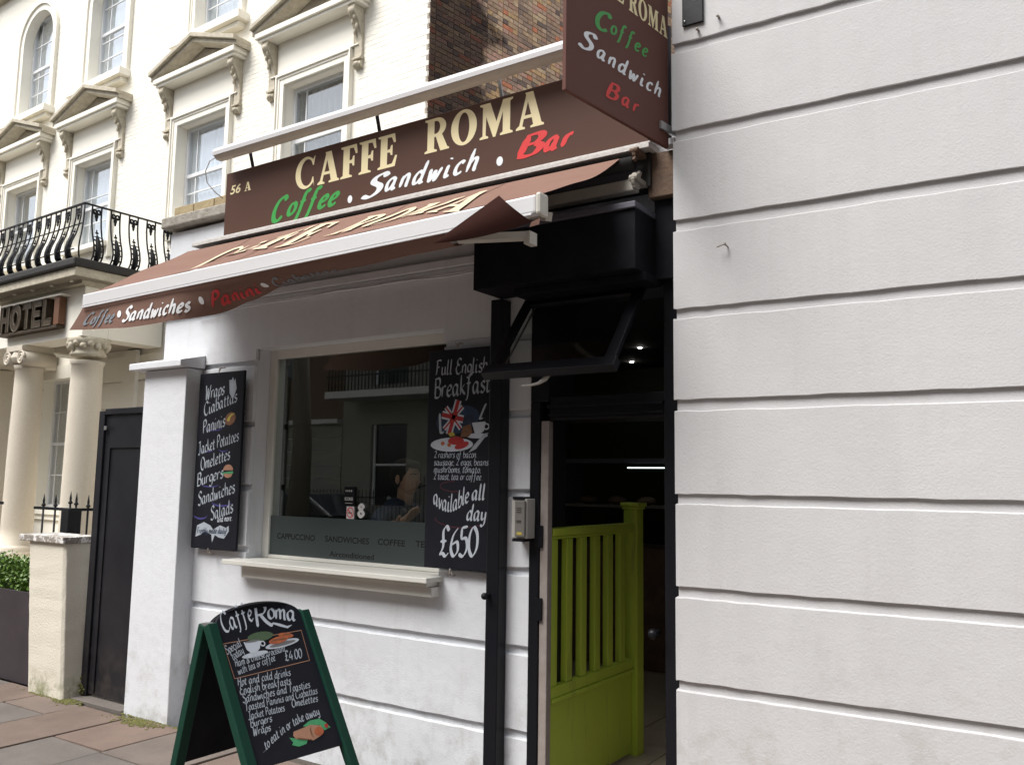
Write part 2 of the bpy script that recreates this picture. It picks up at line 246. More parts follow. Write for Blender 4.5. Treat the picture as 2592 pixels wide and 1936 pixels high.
# ------------------------------------------------------------------ things, parts, mesh builder
FR = {}
def tag(o, label=None, cat=None, group=None, kind=None):
    if label: o['label'] = label
    if cat: o['category'] = cat
    if group: o['group'] = group
    if kind: o['kind'] = kind
    return o
def thing(name, label, cat, loc=(0, 0, 0), rz=0, group=None):
    o = bpy.data.objects.new(name, None); o.empty_display_size = .2; o.location = loc; o.rotation_euler = (0, 0, rz); col.objects.link(o)
    FR[o.name] = Matrix.Translation(loc) @ Matrix.Rotation(rz, 4, 'Z'); tag(o, label, cat, group); return o
def copy_tree(o, parent=None):
    c = o.copy(); col.objects.link(c); c.parent = parent
    if o.name in FR: FR[c.name] = FR[o.name]
    for ch in list(o.children): copy_tree(ch, c)
    return c
class MB:
    def __init__(s): s.v = []; s.f = []; s.sm = []; s.mi = []
    def add(s, vs, fs, smooth=False, mi=0):
        k = len(s.v); s.v += [tuple(p) for p in vs]
        for f in fs: s.f.append([i + k for i in f]); s.sm.append(smooth); s.mi.append(mi)
        return s
    def box(s, x0, x1, y0, y1, z0, z1, mi=0):
        return s.add([(x0, y0, z0), (x1, y0, z0), (x1, y1, z0), (x0, y1, z0), (x0, y0, z1), (x1, y0, z1), (x1, y1, z1), (x0, y1, z1)],
                     [(3, 2, 1, 0), (4, 5, 6, 7), (0, 1, 5, 4), (1, 2, 6, 5), (2, 3, 7, 6), (3, 0, 4, 7)], mi=mi)
    def beam(s, a, b, w, h, up=(0, 0, 1)):
        a = Vector(a); b = Vector(b); d = (b - a).normalized(); u = Vector(up); sd = d.cross(u).normalized(); u = sd.cross(d).normalized()
        vs = [p + sd * i * w / 2 + u * j * h / 2 for p in (a, b) for i, j in ((-1, -1), (1, -1), (1, 1), (-1, 1))]
        return s.add(vs, [(0, 1, 2, 3), (7, 6, 5, 4), (0, 4, 5, 1), (1, 5, 6, 2), (2, 6, 7, 3), (3, 7, 4, 0)])
    def tube(s, pts, r, n=8, smooth=True):
        pts = [Vector(p) for p in pts]; rr = r if isinstance(r, (list, tuple)) else [r] * len(pts); rings = []
        prev = None
        for i, p in enumerate(pts):
            d = (pts[min(i + 1, len(pts) - 1)] - pts[max(i - 1, 0)]).normalized()
            if prev is None: a = Vector((0, 0, 1)) if abs(d.z) < .9 else Vector((1, 0, 0)); a = (a - d * a.dot(d)).normalized()
            else: a = (prev - d * prev.dot(d)).normalized()
            prev = a; b = d.cross(a); rings.append([p + (a * math.cos(2 * math.pi * k / n) + b * math.sin(2 * math.pi * k / n)) * rr[i] for k in range(n)])
        vs = [q for g in rings for q in g]; fs = []
        for i in range(len(pts) - 1):
            for k in range(n): fs.append((i * n + k, i * n + (k + 1) % n, (i + 1) * n + (k + 1) % n, (i + 1) * n + k))
        fs.append(tuple(range(n))[::-1]); fs.append(tuple((len(pts) - 1) * n + k for k in range(n)))
        return s.add(vs, fs, smooth)
    def lathe(s, prof, cx, cy, n=24, smooth=True):
        vs = []; fs = []
        for r, z in prof:
            for k in range(n): a = 2 * math.pi * k / n; vs.append((cx + r * math.cos(a), cy + r * math.sin(a), z))
        for i in range(len(prof) - 1):
            for k in range(n): fs.append((i * n + k, i * n + (k + 1) % n, (i + 1) * n + (k + 1) % n, (i + 1) * n + k))
        fs.append(tuple(range(n))[::-1]); fs.append(tuple((len(prof) - 1) * n + k for k in range(n)))
        return s.add(vs, fs, smooth)
    def sphere(s, c, r, n=12, m=8, sc_=(1, 1, 1)):
        vs = []; fs = []
        for i in range(m + 1):
            t = math.pi * i / m
            for k in range(n): a = 2 * math.pi * k / n; vs.append((c[0] + r * sc_[0] * math.sin(t) * math.cos(a), c[1] + r * sc_[1] * math.sin(t) * math.sin(a), c[2] + r * sc_[2] * math.cos(t)))
        for i in range(m):
            for k in range(n): fs.append((i * n + k, (i + 1) * n + k, (i + 1) * n + (k + 1) % n, i * n + (k + 1) % n))
        return s.add(vs, fs, True)
    def prism(s, loops, fn, t0, t1):
        """2D loops (first outer, rest holes) extruded; fn(u,v,t)->3D"""
        L3 = [[Vector((a, b, 0)) for a, b in l] for l in loops]; flat = [p for l in loops for p in l]; tr = tessellate_polygon(L3); N = len(flat)
        vs = [fn(a, b, t1) for a, b in flat] + [fn(a, b, t0) for a, b in flat]
        fs = [tuple(t) for t in tr] + [tuple(i + N for i in reversed(t)) for t in tr]; k = 0
        for l in loops:
            m = len(l)
            for i in range(m): j = (i + 1) % m; fs.append((k + i, k + N + i, k + N + j, k + j))
            k += m
        return s.add(vs, fs)
    def data(s, name):
        me = bpy.data.meshes.new(name); me.from_pydata(s.v, [], s.f); me.validate(); me.update()
        if len(me.polygons) == len(s.f):
            for p, sm, mi in zip(me.polygons, s.sm, s.mi): p.use_smooth = sm; p.material_index = mi
        return me
    def build(s, name, m, parent=None, world=True, label=None, kind=None, bevel=0, fixn=True, shared=None):
        root = parent
        while root is not None and root.parent: root = root.parent
        if parent is not None and world:
            inv = FR[root.name].inverted(); s.v = [tuple(inv @ Vector(p)) for p in s.v]
        me = s.data(name)
        for mm in (m if isinstance(m, (list, tuple)) else [m]): me.materials.append(mm)
        if fixn:
            import bmesh
            bm = bmesh.new(); bm.from_mesh(me); bmesh.ops.recalc_face_normals(bm, faces=bm.faces)
            bm.to_mesh(me); bm.free()
        o = bpy.data.objects.new(name, me); col.objects.link(o); o.parent = parent
        if bevel:
            md = o.modifiers.new('bevel', 'BEVEL'); md.width = bevel; md.segments = 2; md.limit_method = 'ANGLE'; md.harden_normals = False
        if label: o['label'] = label
        if kind: o['kind'] = kind
        return o
def inst(name, me, parent, loc=(0, 0, 0), rot=(0, 0, 0), scale=(1, 1, 1)):
    o = bpy.data.objects.new(name, me); col.objects.link(o); o.parent = parent; o.location = loc; o.rotation_euler = rot; o.scale = scale; return o
def wall_cells(mb, x0, x1, z0, z1, y0, y1, holes):
    xs = sorted({x0, x1, *[min(max(h[i], x0), x1) for h in holes for i in (0, 1)]}); 
    for a, b in zip(xs, xs[1:]):
        if b - a < 1e-4: continue
        hs_ = sorted([(max(h[2], z0), min(h[3], z1)) for h in holes if h[0] < (a + b) / 2 < h[1] and h[3] > z0 and h[2] < z1]); z = z0
        for c, d in hs_:
            if c > z + 1e-4: mb.box(a, b, y0, y1, z, c)
            z = max(z, d)
        if z1 > z + 1e-4: mb.box(a, b, y0, y1, z, z1)
    return mb

# ------------------------------------------------------------------ hand lettering: pen strokes
G = {
'a': "36,44 22,50 6,36 5,14 14,0 28,10 36,30;38,50 36,10 42,0 50,6", 'b': "7,90 5,10;5,30 20,50 36,42 38,20 24,0 6,6", 'c': "36,42 22,50 7,34 7,10 20,0 36,8",
'd': "36,42 20,50 5,30 8,5 22,2 36,20;43,90 38,10 44,0 50,5", 'e': "7,24 25,28 36,40 24,50 8,36 6,12 20,0 38,10", 'f': "42,84 30,92 20,75 16,10 10,-20 0,-26;4,48 34,50",
'g': "36,42 20,50 5,34 8,12 22,6 36,20;38,48 36,-10 24,-30 4,-24", 'h': "8,90 5,0;5,30 20,50 34,44 35,8 44,2", 'i': "9,48 8,8 16,0 24,6;11,70 13,76",
'j': "20,48 18,-20 4,-28;21,70 23,76", 'k': "8,90 5,0;34,48 8,24;12,26 22,14 38,0", 'l': "11,90 8,10 14,0 23,5", 'm': "6,48 5,0;5,30 18,50 28,42 28,0;28,30 42,50 52,42 52,6 60,2",
'n': "6,48 5,0;5,30 20,50 33,42 34,6 42,2", 'o': "20,50 6,34 7,10 20,0 36,14 36,38 20,50", 'p': "7,48 4,-30;6,30 20,50 37,38 36,12 22,0 6,8", 'q': "36,42 20,50 5,34 8,8 22,2 36,20;38,48 35,-30",
'r': "6,48 5,0;5,28 16,46 32,48", 's': "32,44 20,50 8,42 12,30 28,20 28,6 16,0 3,6", 't': "16,70 11,10 18,0 30,6;2,48 30,50", 'u': "6,48 6,10 16,0 32,12;34,48 34,8 42,2",
'v': "3,48 14,2 18,4 34,48", 'w': "4,48 10,2 16,4 28,40;28,40 34,2 40,4 54,46", 'x': "4,48 34,0;36,48 2,0", 'y': "5,48 8,12 20,6 34,20;37,48 35,-10 22,-30 4,-24", 'z': "4,48 34,48 4,0 36,2",
'é': "7,24 25,28 36,40 24,50 8,36 6,12 20,0 38,10;20,62 34,80",
'A': "2,0 28,88 34,88 52,0;12,30 44,32", 'B': "10,86 8,0;4,84 34,88 44,70 34,50 12,46;34,46 50,32 44,6 24,-2 4,4", 'C': "52,74 38,90 14,76 4,40 14,6 36,-2 54,14",
'E': "48,80 30,90 14,78 16,56 34,50;16,52 4,30 14,2 34,-2 50,12", 'F': "14,84 12,20 6,0;4,82 26,88 50,86;12,46 36,48", 'H': "10,88 8,0;46,88 42,10 50,0;8,46 44,48",
'J': "34,86 32,20 20,-4 4,4;12,84 48,88", 'K': "10,88 8,0;46,86 10,42;16,46 32,20 52,0", 'M': "4,0 12,86;12,86 30,20;30,20 50,86;50,86 54,6 60,0", 'O': "30,88 8,66 6,24 26,-2 50,16 54,60 30,88", 'P': "12,86 8,0;4,80 30,90 48,74 40,50 12,42",
'R': "13,84 10,40 8,0;2,80 16,90 36,90 50,74 40,52 14,46;26,47 44,16 66,-6", 'S': "46,74 34,90 14,80 14,60 40,38 42,14 24,-2 2,8", 'T': "28,84 24,10 14,0;2,78 26,88 54,86", 'W': "2,84 10,80 16,4 22,2 34,70;34,70 42,2 48,4 68,88", 'G': "52,74 36,90 10,74 4,36 18,2 40,0 50,20 50,40;34,40 56,42", 'I': "14,86 10,0",
'0': "22,86 6,60 6,20 22,0 40,24 40,64 22,86", '2': "6,70 20,86 36,76 34,52 4,2;4,2 22,6 42,2", '4': "30,84 4,28 44,30;34,52 32,-2", '5': "12,84 10,50;10,50 32,52 38,24 22,0 2,6;12,84 38,88", '6': "36,84 14,60 6,22 20,0 38,16 34,42 10,34", '8': "22,46 8,64 22,84 38,68 22,46 6,22 22,0 40,20 22,46",
'£': "46,76 34,90 20,74 22,30 6,4;6,4 20,8 34,0 48,10;8,44 36,46", '&': "48,10 34,0;48,44 30,4 12,-2 4,18 30,56 24,74 12,66 18,44 50,0", '.': "6,2 9,5", ',': "8,4 4,-10", '!': "10,86 8,24;7,2 9,5", "'": "8,84 6,70", '*': "8,36 14,44 20,36 14,28 8,36", '-': "4,28 24,30", '6b': "" }
def catmull(p, n):
    if len(p) < 3: return [tuple(p[0][k] + (p[1][k] - p[0][k]) * t / 4 for k in (0, 1)) for t in range(5)]
    q = [p[0]] + p + [p[-1]]
    if p[0] == p[-1]: q = [p[-2]] + p + [p[1]]
    out = []
    for i in range(1, len(q) - 2):
        for t in range(n):
            t_ = t / n; a, b, c, d = q[i - 1:i + 3]
            out.append(tuple(.5 * ((2 * b[k]) + (-a[k] + c[k]) * t_ + (2 * a[k] - 5 * b[k] + 4 * c[k] - d[k]) * t_ ** 2 + (-a[k] + 3 * b[k] - 3 * c[k] + d[k]) * t_ ** 3) for k in (0, 1)))
    out.append(p[-1]); return out
GP = {}
for ch, s_ in G.items():
    if s_: GP[ch] = [[tuple(float(v) / 100 for v in p.split(',')) for p in st.split()] for st in s_.split(';')]
def text_width(s, gap=.09, space=.28):
    x = 0
    for ch in s:
        if ch not in GP: x += space; continue
        x += max(p[0] for st in GP[ch] for p in st) + gap
    return x - gap
def pen_text(mb, s, fn, u0, v0, size, width=None, slant=.2, pen=.12, nib=40, tmin=.025, gap=.09, space=.28, d=.001, rot=0, curve=None, n=5, wave=0):
    """writes s with a broad pen; fn(u,v,d)->3D"""
    tw = text_width(s, gap, space); sx = (width / tw) if width else size
    na = math.radians(nib); cr, sr = math.cos(rot), math.sin(rot); x = 0; par = 0
    for ch in s:
        if ch not in GP: x += space; continue
        par += 1
        for si, st in enumerate(GP[ch]):
            pts = catmull(st, n); N = len(pts); vs = []
            for i, p in enumerate(pts):
                a = pts[max(i - 1, 0)]; b = pts[min(i + 1, N - 1)]; tx, ty = b[0] - a[0], b[1] - a[1]; l = math.hypot(tx, ty) or 1; tx /= l; ty /= l
                hw = tmin + (pen / 2 - tmin) * abs(tx * math.sin(na) - ty * math.cos(na))
                if i == 0 or i == N - 1: hw *= .45
                for sgn in (1, -1):
                    px, py = p[0] - ty * hw * sgn, p[1] + tx * hw * sgn
                    px += py * slant; U = (x + px) * sx; V = py * size
                    if curve: V += curve((x + p[0]) / tw)
                    vs.append(fn(u0 + U * cr - V * sr, v0 + U * sr + V * cr, d + (par % 2) * 3e-4 + si * 6e-5 + i * 3e-6))
            mb.add(vs, [(2 * i, 2 * i + 1, 2 * i + 3, 2 * i + 2) for i in range(N - 1)])
        x += max(p[0] for st in GP[ch] for p in st) + gap
    return mb
def ell(cx, cy, rx, ry, n=28, a0=0, a1=360, rot=0):
    r = math.radians(rot); o = []
    for k in range(n if a1 - a0 >= 360 else n + 1):
        a = math.radians(a0 + (a1 - a0) * k / n); x, y = rx * math.cos(a), ry * math.sin(a); o.append((cx + x * math.cos(r) - y * math.sin(r), cy + x * math.sin(r) + y * math.cos(r)))
    return o
def flat(mb, loops, fn, d):
    L3 = [[Vector((a, b, 0)) for a, b in l] for l in loops]; fl = [p for l in loops for p in l]; tr = tessellate_polygon(L3)
    return mb.add([fn(a, b, d) for a, b in fl], [tuple(t) for t in tr])
# Roman display capitals (flared serifs), unit cap height
def roman(ch):
    if ch == 'C':
        out = ell(.46, .5, .46, .52, 26, 48, 318); inn = ell(.52, .5, .29, .43, 26, 52, 312)[::-1]
        return [out + [(.84, .0), (.80, .32), (.76, .32)] + inn + [(.76, .70), (.80, .70), (.86, 1.0), (.80, .96)]], .92
    if ch == 'A':
        return [[(0, 0), (.30, 0), (.30, .05), (.21, .08), (.26, .28), (.52, .28), (.57, .08), (.48, .05), (.48, 0), (.92, 0), (.92, .05), (.84, .09), (.56, 1.0), (.30, 1.0), (.33, .93), (.11, .12), (.0, .05)],
                [(.29, .37), (.39, .74), (.50, .37)]], .90
    if ch in 'EF':
        if ch == 'E': return [[(0, 0), (.66, 0), (.74, .32), (.67, .33), (.55, .10), (.36, .09), (.36, .46), (.46, .45), (.50, .36), (.56, .36), (.56, .66), (.50, .66), (.46, .55), (.36, .54), (.36, .91), (.52, .90), (.61, .72), (.68, .73), (.64, 1.0), (0, 1.0), (0, .95), (.10, .91), (.10, .09), (0, .05)]], .76
        return [[(0, 0), (.48, 0), (.48, .05), (.36, .09), (.36, .44), (.46, .43), (.50, .34), (.56, .34), (.56, .65), (.50, .65), (.46, .54), (.36, .53), (.36, .91), (.52, .90), (.61, .70), (.68, .71), (.64, 1.0), (0, 1.0), (0, .95), (.10, .91), (.10, .09), (0, .05)]], .68
    if ch == 'R':
        return [[(0, 0), (.47, 0), (.47, .05), (.36, .09), (.36, .44), (.42, .44), (.60, .0), (.93, 0), (.93, .05), (.86, .08), (.66, .47)] + ell(.46, .72, .34, .28, 14, -55, 90) + [(0, 1.0), (0, .95), (.10, .91), (.10, .09), (0, .05)],
                [(.36, .53)] + ell(.42, .72, .155, .19, 12, -90, 90) + [(.36, .91)]], .92
    if ch == 'O': return [ell(.47, .5, .47, .52, 36), ell(.47, .5, .20, .43, 30)], .98
    if ch == 'M':
        return [[(0, 0), (.30, 0), (.30, .05), (.21, .09), (.22, .62), (.47, .0), (.55, 0), (.80, .66), (.80, .09), (.71, .05), (.71, 0), (1.14, 0), (1.14, .05), (1.05, .09), (1.05, .91), (1.14, .95), (1.14, 1.0), (.80, 1.0), (.58, .42), (.36, 1.0), (0, 1.0), (0, .95), (.10, .91), (.10, .09), (0, .05)]], 1.18
def roman_text(mb, s, fn, u0, v0, size, width, d=.001, gap=.07):
    ws = [roman(c)[1] for c in s]; tw = sum(ws) + gap * (len(s) - 1); k = width / tw; x = 0
    for c, w_ in zip(s, ws):
        flat(mb, [[(u0 + (x + a) * k, v0 + b * size) for a, b in l] for l in roman(c)[0]], fn, d); x += w_ + gap
    return mb
def sans_mesh(s, fn, u0, v0, size, width=None, bold=True, d=.001):
    cu = bpy.data.curves.new('lettering', 'FONT'); cu.body = s; cu.size = 1
    if bold: cu.offset = .018
    ob = bpy.data.objects.new('tmp', cu); col.objects.link(ob); dg = bpy.context.evaluated_depsgraph_get(); me = ob.evaluated_get(dg).to_mesh()
    vs = [tuple(v.co) for v in me.vertices]; fs = [tuple(p.vertices) for p in me.polygons]; ob.evaluated_get(dg).to_mesh_clear(); bpy.data.objects.remove(ob)
    xm = max(v[0] for v in vs); k = width / xm if width else size
    mb = MB(); mb.add([fn(u0 + v[0] * k, v0 + v[1] * size, d) for v in vs], fs); return mb

# ================================================================== GROUND
g = MB(); g.box(-45, 30, -40, -3.31, -.30, -.13); g.build('road', M['road'], kind='structure')
g = MB(); g.box(-45, 30, -3.15, 30, -.3, -.045); pav = g.build('pavement', M['bed'], kind='structure')
g = MB(); g.box(-45, 30, -3.3, -3.155, -.3, -.01); g.build('kerb', M['kerb'], kind='structure', bevel=.015)
g = MB(); g.box(-45, 30, -40, -8.05, -.29, -.02); g.build('far_pavement', M['kerb'], kind='structure')
# flagstones: strips run across the pavement (joints along Y), each strip cut by short joints
xs = [-12.6, -11.7, -11.0, -10.3, -9.7, -9.05, -8.4, -7.75, -7.1, -6.55, -6.0, -5.47, -4.93, -4.3, -3.6, -2.9, -2.2, -1.5, -.8, -.1, .6]
for i in range(len(xs) - 1):
    y = {-6.0: 3.64 - .02, -6.55: 3.62, -5.47: 3.66}.get(xs[i], 3.65); first = True
    if xs[i] < -7.0: y = 3.68
    while y > -3.1:
        l = random.uniform(.55, .95)
        if first and xs[i] == -5.47: l = .55 + .0
        if first and xs[i] == -4.93: l = .56
        if first and xs[i] == -6.0: l = .9
        if first and xs[i] == -6.55: l = .28
        y2 = max(y - l, -3.12)
        j = .007; a, b, c_, d_ = xs[i] + j, xs[i + 1] - j, y2 + j, y - j
        def r_(): return random.uniform(-.004, .004)
        t = random.uniform(-.003, .003); vs = [(a + r_(), c_ + r_(), -.03), (b + r_(), c_ + r_(), -.03), (b + r_(), d_ + r_(), -.03), (a + r_(), d_ + r_(), -.03)]
        vs += [(p[0], p[1], t + random.uniform(-.002, .002)) for p in vs[:4]]
        mb = MB(); mb.add(vs, [(3, 2, 1, 0), (4, 5, 6, 7), (0, 1, 5, 4), (1, 2, 6, 5), (2, 3, 7, 6), (3, 0, 4, 7)])
        mb.build('flagstone', M['flag'], pav, world=False, bevel=.004); y = y2; first = False
# fill strip under the walls beyond y 3.65
mb = MB(); mb.box(-6.27, -5.62, 3.66, 3.90, -.02, .012); mb.build('door_sill_stone', M['flag'], pav, world=False, bevel=.004)
# moss along the foot of the walls
mm = MB()
def moss(cx, cy, sx, sy, n):
    for _ in range(n):
        x = random.gauss(cx, sx); y = min(random.gauss(cy, sy), 3.655 if not -6.3 < x < -5.6 else 3.75); r = random.uniform(.004, .018); h = random.uniform(.002, .007)
        a = random.random() * 3
        vs = [(x + r * math.cos(a + k * 1.257) * random.uniform(.6, 1.2), y + r * .7 * math.sin(a + k * 1.257), .002) for k in range(5)] + [(x, y, .004 + h)]
        mm.add(vs, [(k, (k + 1) % 5, 5) for k in range(5)])
moss(-5.34, 3.60, .12, .04, 240); moss(-6.22, 3.64, .07, .05, 240); moss(-6.5, 3.60, .2, .012, 90); moss(-5.95, 3.70, .2, .01, 50); moss(-4.85, 3.69, .3, .01, 80)
for _ in range(130):
    x = random.gauss(-6.33, .05); 
    if x < -6.36 or x > -6.2: continue
    z = abs(random.gauss(0, .09)); y = random.uniform(3.72, 3.76); mm.sphere((x - .0, y, z), .012, 5, 3)
tag(mm.build('moss', M['moss']), 'green and yellow moss along the foot of the walls', 'moss', kind='stuff')

# ================================================================== RIGHT BUILDING
RB = thing('white_rusticated_building', 'big off-white stucco wall cut by deep horizontal grooves, right of the cafe door', 'building', (-1.53, 3.60, 0), rad(1.65))
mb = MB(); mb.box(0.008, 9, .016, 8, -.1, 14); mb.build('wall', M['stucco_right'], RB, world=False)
gr = [(-.1, -.06), (.33, .373), (.732, .773), (1.12, 1.167), (1.521, 1.565), (1.929, 1.979), (2.344, 2.389), (2.749, 2.801), (3.175, 3.226), (3.601, 3.646), (4.02, 4.06), (4.43, 4.47), (4.84, 4.88), (5.25, 5.29), (5.66, 5.70)]
for (a, b), (c_, d_) in zip(gr, gr[1:]):
    # slightly wavering lower and upper arrises, hand-run stucco
    mb = MB(); N = 60; vs = []
    for i in range(N + 1):
        x = 8.5 * (i / N) ** 1.5; w1 = random.uniform(-.0022, .0022); w2 = random.uniform(-.0022, .0022); e = random.uniform(-.0015, .0015) if i else random.uniform(-.004, .004)
        vs += [(x, .020, b + w1 + .005), (x + (0 if i else e), e, b + w1), (x + (0 if i else e), e, c_ + w2), (x, .020, c_ + w2 + .003)]
    fs = [(4 * i + k, 4 * i + 4 + k, 4 * i + 5 + k, 4 * i + 1 + k) for i in range(N) for k in range(3)] + [(0, 1, 2, 3)]
    vs += [(0, .3, b + .008), (0, .3, c_)]; k = len(vs); fs += [(0, 3, k - 1, k - 2)]
    mb.add(vs, fs); mb.build('stucco_course', M['stucco_right'], RB, world=False, bevel=.003)
mb = MB(); mb.box(.008, .13, .044, .2, 0, 14); 
PL = thing('black_wall_plaque', 'small black plate screwed high on the off-white wall, cut by the top of the photo', 'plaque', (-1.53, 3.60, 3.7), rad(1.65))
mb = MB(); mb.box(.055, .155, -.014, -.001, .015, .40); mb.build('plate', M['black'], PL, world=False, bevel=.003)
for z in (.035, .38): mb = MB(); mb.sphere((.068, -.015, z), .006, 8, 5); mb.build('screw', M['steel'], PL, world=False)
for n_, (x, z, l_) in enumerate(((.128, 3.685, 'rusty bolt stub under the black plaque'), (.225, 3.722, 'short rusty bolt to the right of the black plaque'))):
    m_ = MB(); m_.tube([(x, .004, 0), (x, -.022, -.004), (x + .004, -.03, -.012)], .006, 8); o = thing('bolt', l_, 'bolt', (-1.53, 3.60, z), rad(1.65), 'rusty bolts by the black plaque'); m_.build('stub', M['hook'], o, world=False)
HK = thing('wall_hook', 'small bent white hook alone on the off-white wall', 'hook', (-1.53, 3.60, 2.645), rad(1.65))
mb = MB(); mb.tube([(.252, .004, 0), (.252, -.03, .002), (.246, -.036, .004), (.215, -.036, -.004)], .0035, 8); mb.tube([(.252, -.03, .002), (.25, -.036, .012)], .003, 6); mb.build('bent_rod', M['hook'], HK, world=False)

# ================================================================== CAFE BUILDING
FY = 3.80
CB = thing('cafe_building', 'low white painted cafe shopfront with grooved stucco and a black door surround', 'building', (-3.6, FY, 0))
mb = MB(); WIN = (-4.585, -3.0, 1.075, 2.465); DOOR = (-2.41, -1.50, -.2, 2.60)
wall_cells(mb, -5.59, -1.49, -.1, 3.40, FY + .024, 4.06, [WIN, DOOR]); mb.build('wall', M['stucco'], CB)
mb = MB(); mb.box(-5.59, -5.30, 4.061, 9.5, -.1, 3.40); mb.box(-1.49, -1.2, 4.061, 9.5, -.1, 3.4); mb.box(-5.3, -1.49, 9.2, 9.5, -.1, 3.4); mb.build('side_wall', M['stucco'], CB)
mb = MB(); mb.box(-5.6, -1.2, 4.062, 9.51, 3.402, 3.44); mb.build('roof', M['slab_black'], CB)
gz = [(-.1, -.06), (.33, .362), (.742, .774), (1.135, 1.167), (1.533, 1.565), (1.947, 1.979), (2.357, 2.389), (2.77, 3.4)]
def course(x0, x1, b, c_, notch=None):
    mb = MB(); N = max(2, int((x1 - x0) / .08)); vs = []; c0 = c_; X_ = [(x0 + (x1 - x0) * i / N, c0) for i in range(N + 1)]
    if notch: X_ = sorted([(x, notch[2] if notch[0] < x < notch[1] else c0) for x, _ in X_] + [(notch[0] - .0005, c0), (notch[0], notch[2]), (notch[1], notch[2]), (notch[1] + .0005, c0)]); N = len(X_) - 1
    for x, c_ in X_:
        w1, w2 = random.uniform(-.0025, .0025), random.uniform(-.0025, .0025)
        vs += [(x, FY + .03, b + .012 + w1), (x, FY + .006, b + .004 + w1), (x, FY, b + .010 + w1), (x, FY, c_ - .006 + w2), (x, FY + .006, c_ - .002 + w2), (x, FY + .03, c_ + w2)]
    fs = [(6 * i + k, 6 * i + 6 + k, 6 * i + 7 + k, 6 * i + 1 + k) for i in range(N) for k in range(5)] + [(0, 1, 2, 3, 4, 5), tuple(6 * N + k for k in range(6))]
    mb.add(vs, fs); mb.build('stucco_course', M['stucco'], CB)
for i in range(6):
    b, c_ = gz[i][1], gz[i + 1][0]
    if c_ < 1.07: course(-5.12, -2.412, b, c_)
    elif b < 1.07: course(-5.12, -2.412, b, c_, (-4.588, -2.997, 1.058))
    else: course(-5.12, -4.59, b, c_); course(-2.995, -2.412, b, c_)
mb = MB(); wall_cells(mb, -5.59, -1.50, 2.389, 2.76, FY, FY + .03, [WIN, DOOR]); mb.build('plain_band', M['stucco'], CB)
mb = MB(); wall_cells(mb, -5.59, -1.50, 2.845, 3.395, FY, FY + .03, []); mb.build('fascia_band', M['stucco'], CB)
mb = MB(); mb.box(-5.62, -1.52, 3.765, FY + .03, 2.762, 2.795); mb.box(-5.635, -1.52, 3.745, FY + .03, 2.797, 2.845); mb.build('string_course', M['stucco'], CB, bevel=.006)
mb = MB(); mb.tube([(x, 3.752 + .002 * math.sin(x * 9), 2.752 + .006 * math.sin(x * 3.1) + .004 * math.sin(x * 11)) for x in [-5.2 + i * .1 for i in range(34)]], .006, 6); mb.build('painted_cable', M['stucco'], CB)
mb = MB()
for i in range(6): mb.box(-5.55 + i * .23, -5.55 + i * .23 + .222, 3.785, 4.05, 3.512, 3.585)
mb.build('parapet_brickwork', M['buff'], CB, bevel=.004)
mb = MB(); mb.box(-5.64, -4.2, 3.74, 4.08, 3.425, 3.508); mb.build('parapet_coping', M['coping'], CB, bevel=.012)
# window
mb = MB(); a, b, c_, d_ = WIN; Y0, Y1 = 3.925, 3.985
mb.box(a, a + .062, Y0, Y1, c_ + .02, d_); mb.box(b - .06, b, Y0, Y1, c_ + .02, d_); mb.box(a + .062, b - .06, Y0, Y1, d_ - .058, d_); mb.box(a + .062, b - .06, Y0, Y1, c_ + .02, c_ + .042)
wf = mb.build('window_frame', M['cream_frame'], CB, bevel=.004)
mb = MB(); mb.box(a + .055, b - .05, 3.945, 3.951, c_ + .03, d_ - .05); mb.build('pane', M['glass'], wf)
mb = MB(); mb.box(-4.64, -2.965, 3.655, 3.93, 1.066, 1.094); mb.box(-4.50, -3.0, 3.70, FY + .01, 1.040, 1.064); mb.box(-4.53, -2.985, 3.725, FY + .01, .985, 1.038); mb.build('window_sill', M['cream_frame'], wf, bevel=.004)
mb = MB(); mb.box(a + .063, b - .061, 3.938, 3.9415, 1.118, 1.368); mb.build('frosted_band', M['frost'], wf)
def gfn(u, v, d): return (u, 3.9375 - d, v)
for s_, u0, v0, sz, wd in (("CAPPUCCINO", -4.455, 1.222, .050, .350), ("SANDWICHES", -4.015, 1.224, .050, .370), ("COFFEE", -3.575, 1.226, .050, .215), ("TEA", -3.28, 1.228, .050, .11), ("Airconditioned", -3.970, 1.135, .046, .370)):
    sans_mesh(s_, gfn, u0, v0, sz, wd, True, .0005).build('window_lettering', M['letter_black'], wf, fixn=False)
mb = MB(); mb.box(-3.862, -3.775, 3.936, 3.941, 1.452, 1.565); st = mb.build('rating_plate', M['black_soft'], wf)
sans_mesh("* * * *", gfn, -3.850, 1.525, .03, .055, True, .0035).build('print', M['sticker'], st, fixn=False); sans_mesh("SCORES", gfn, -3.856, 1.482, .026, .07, True, .0035).build('print', M['sticker'], st, fixn=False); sans_mesh("---------", gfn, -3.85, 1.458, .03, .06, True, .0035).build('print', M['key_light'], st, fixn=False)
mb = MB(); mb.box(-3.838, -3.775, 3.936, 3.941, 1.37, 1.445); st = mb.build('no_smoking_sticker', M['sticker'], wf)
mb = MB(); flat(mb, [ell(-3.806, 1.408, .029, .033), ell(-3.806, 1.408, .023, .027)], gfn, .0025); flat(mb, [[(-3.829, 1.427), (-3.824, 1.432), (-3.783, 1.388), (-3.788, 1.384)]], gfn, .0028); mb.build('red_ring', M['red_let'], st, fixn=False)
mb = MB(); flat(mb, [[(-3.825, 1.403), (-3.79, 1.403), (-3.79, 1.41), (-3.825, 1.41)]], gfn, .0022); mb.build('cigarette', M['letter_black'], st, fixn=False)
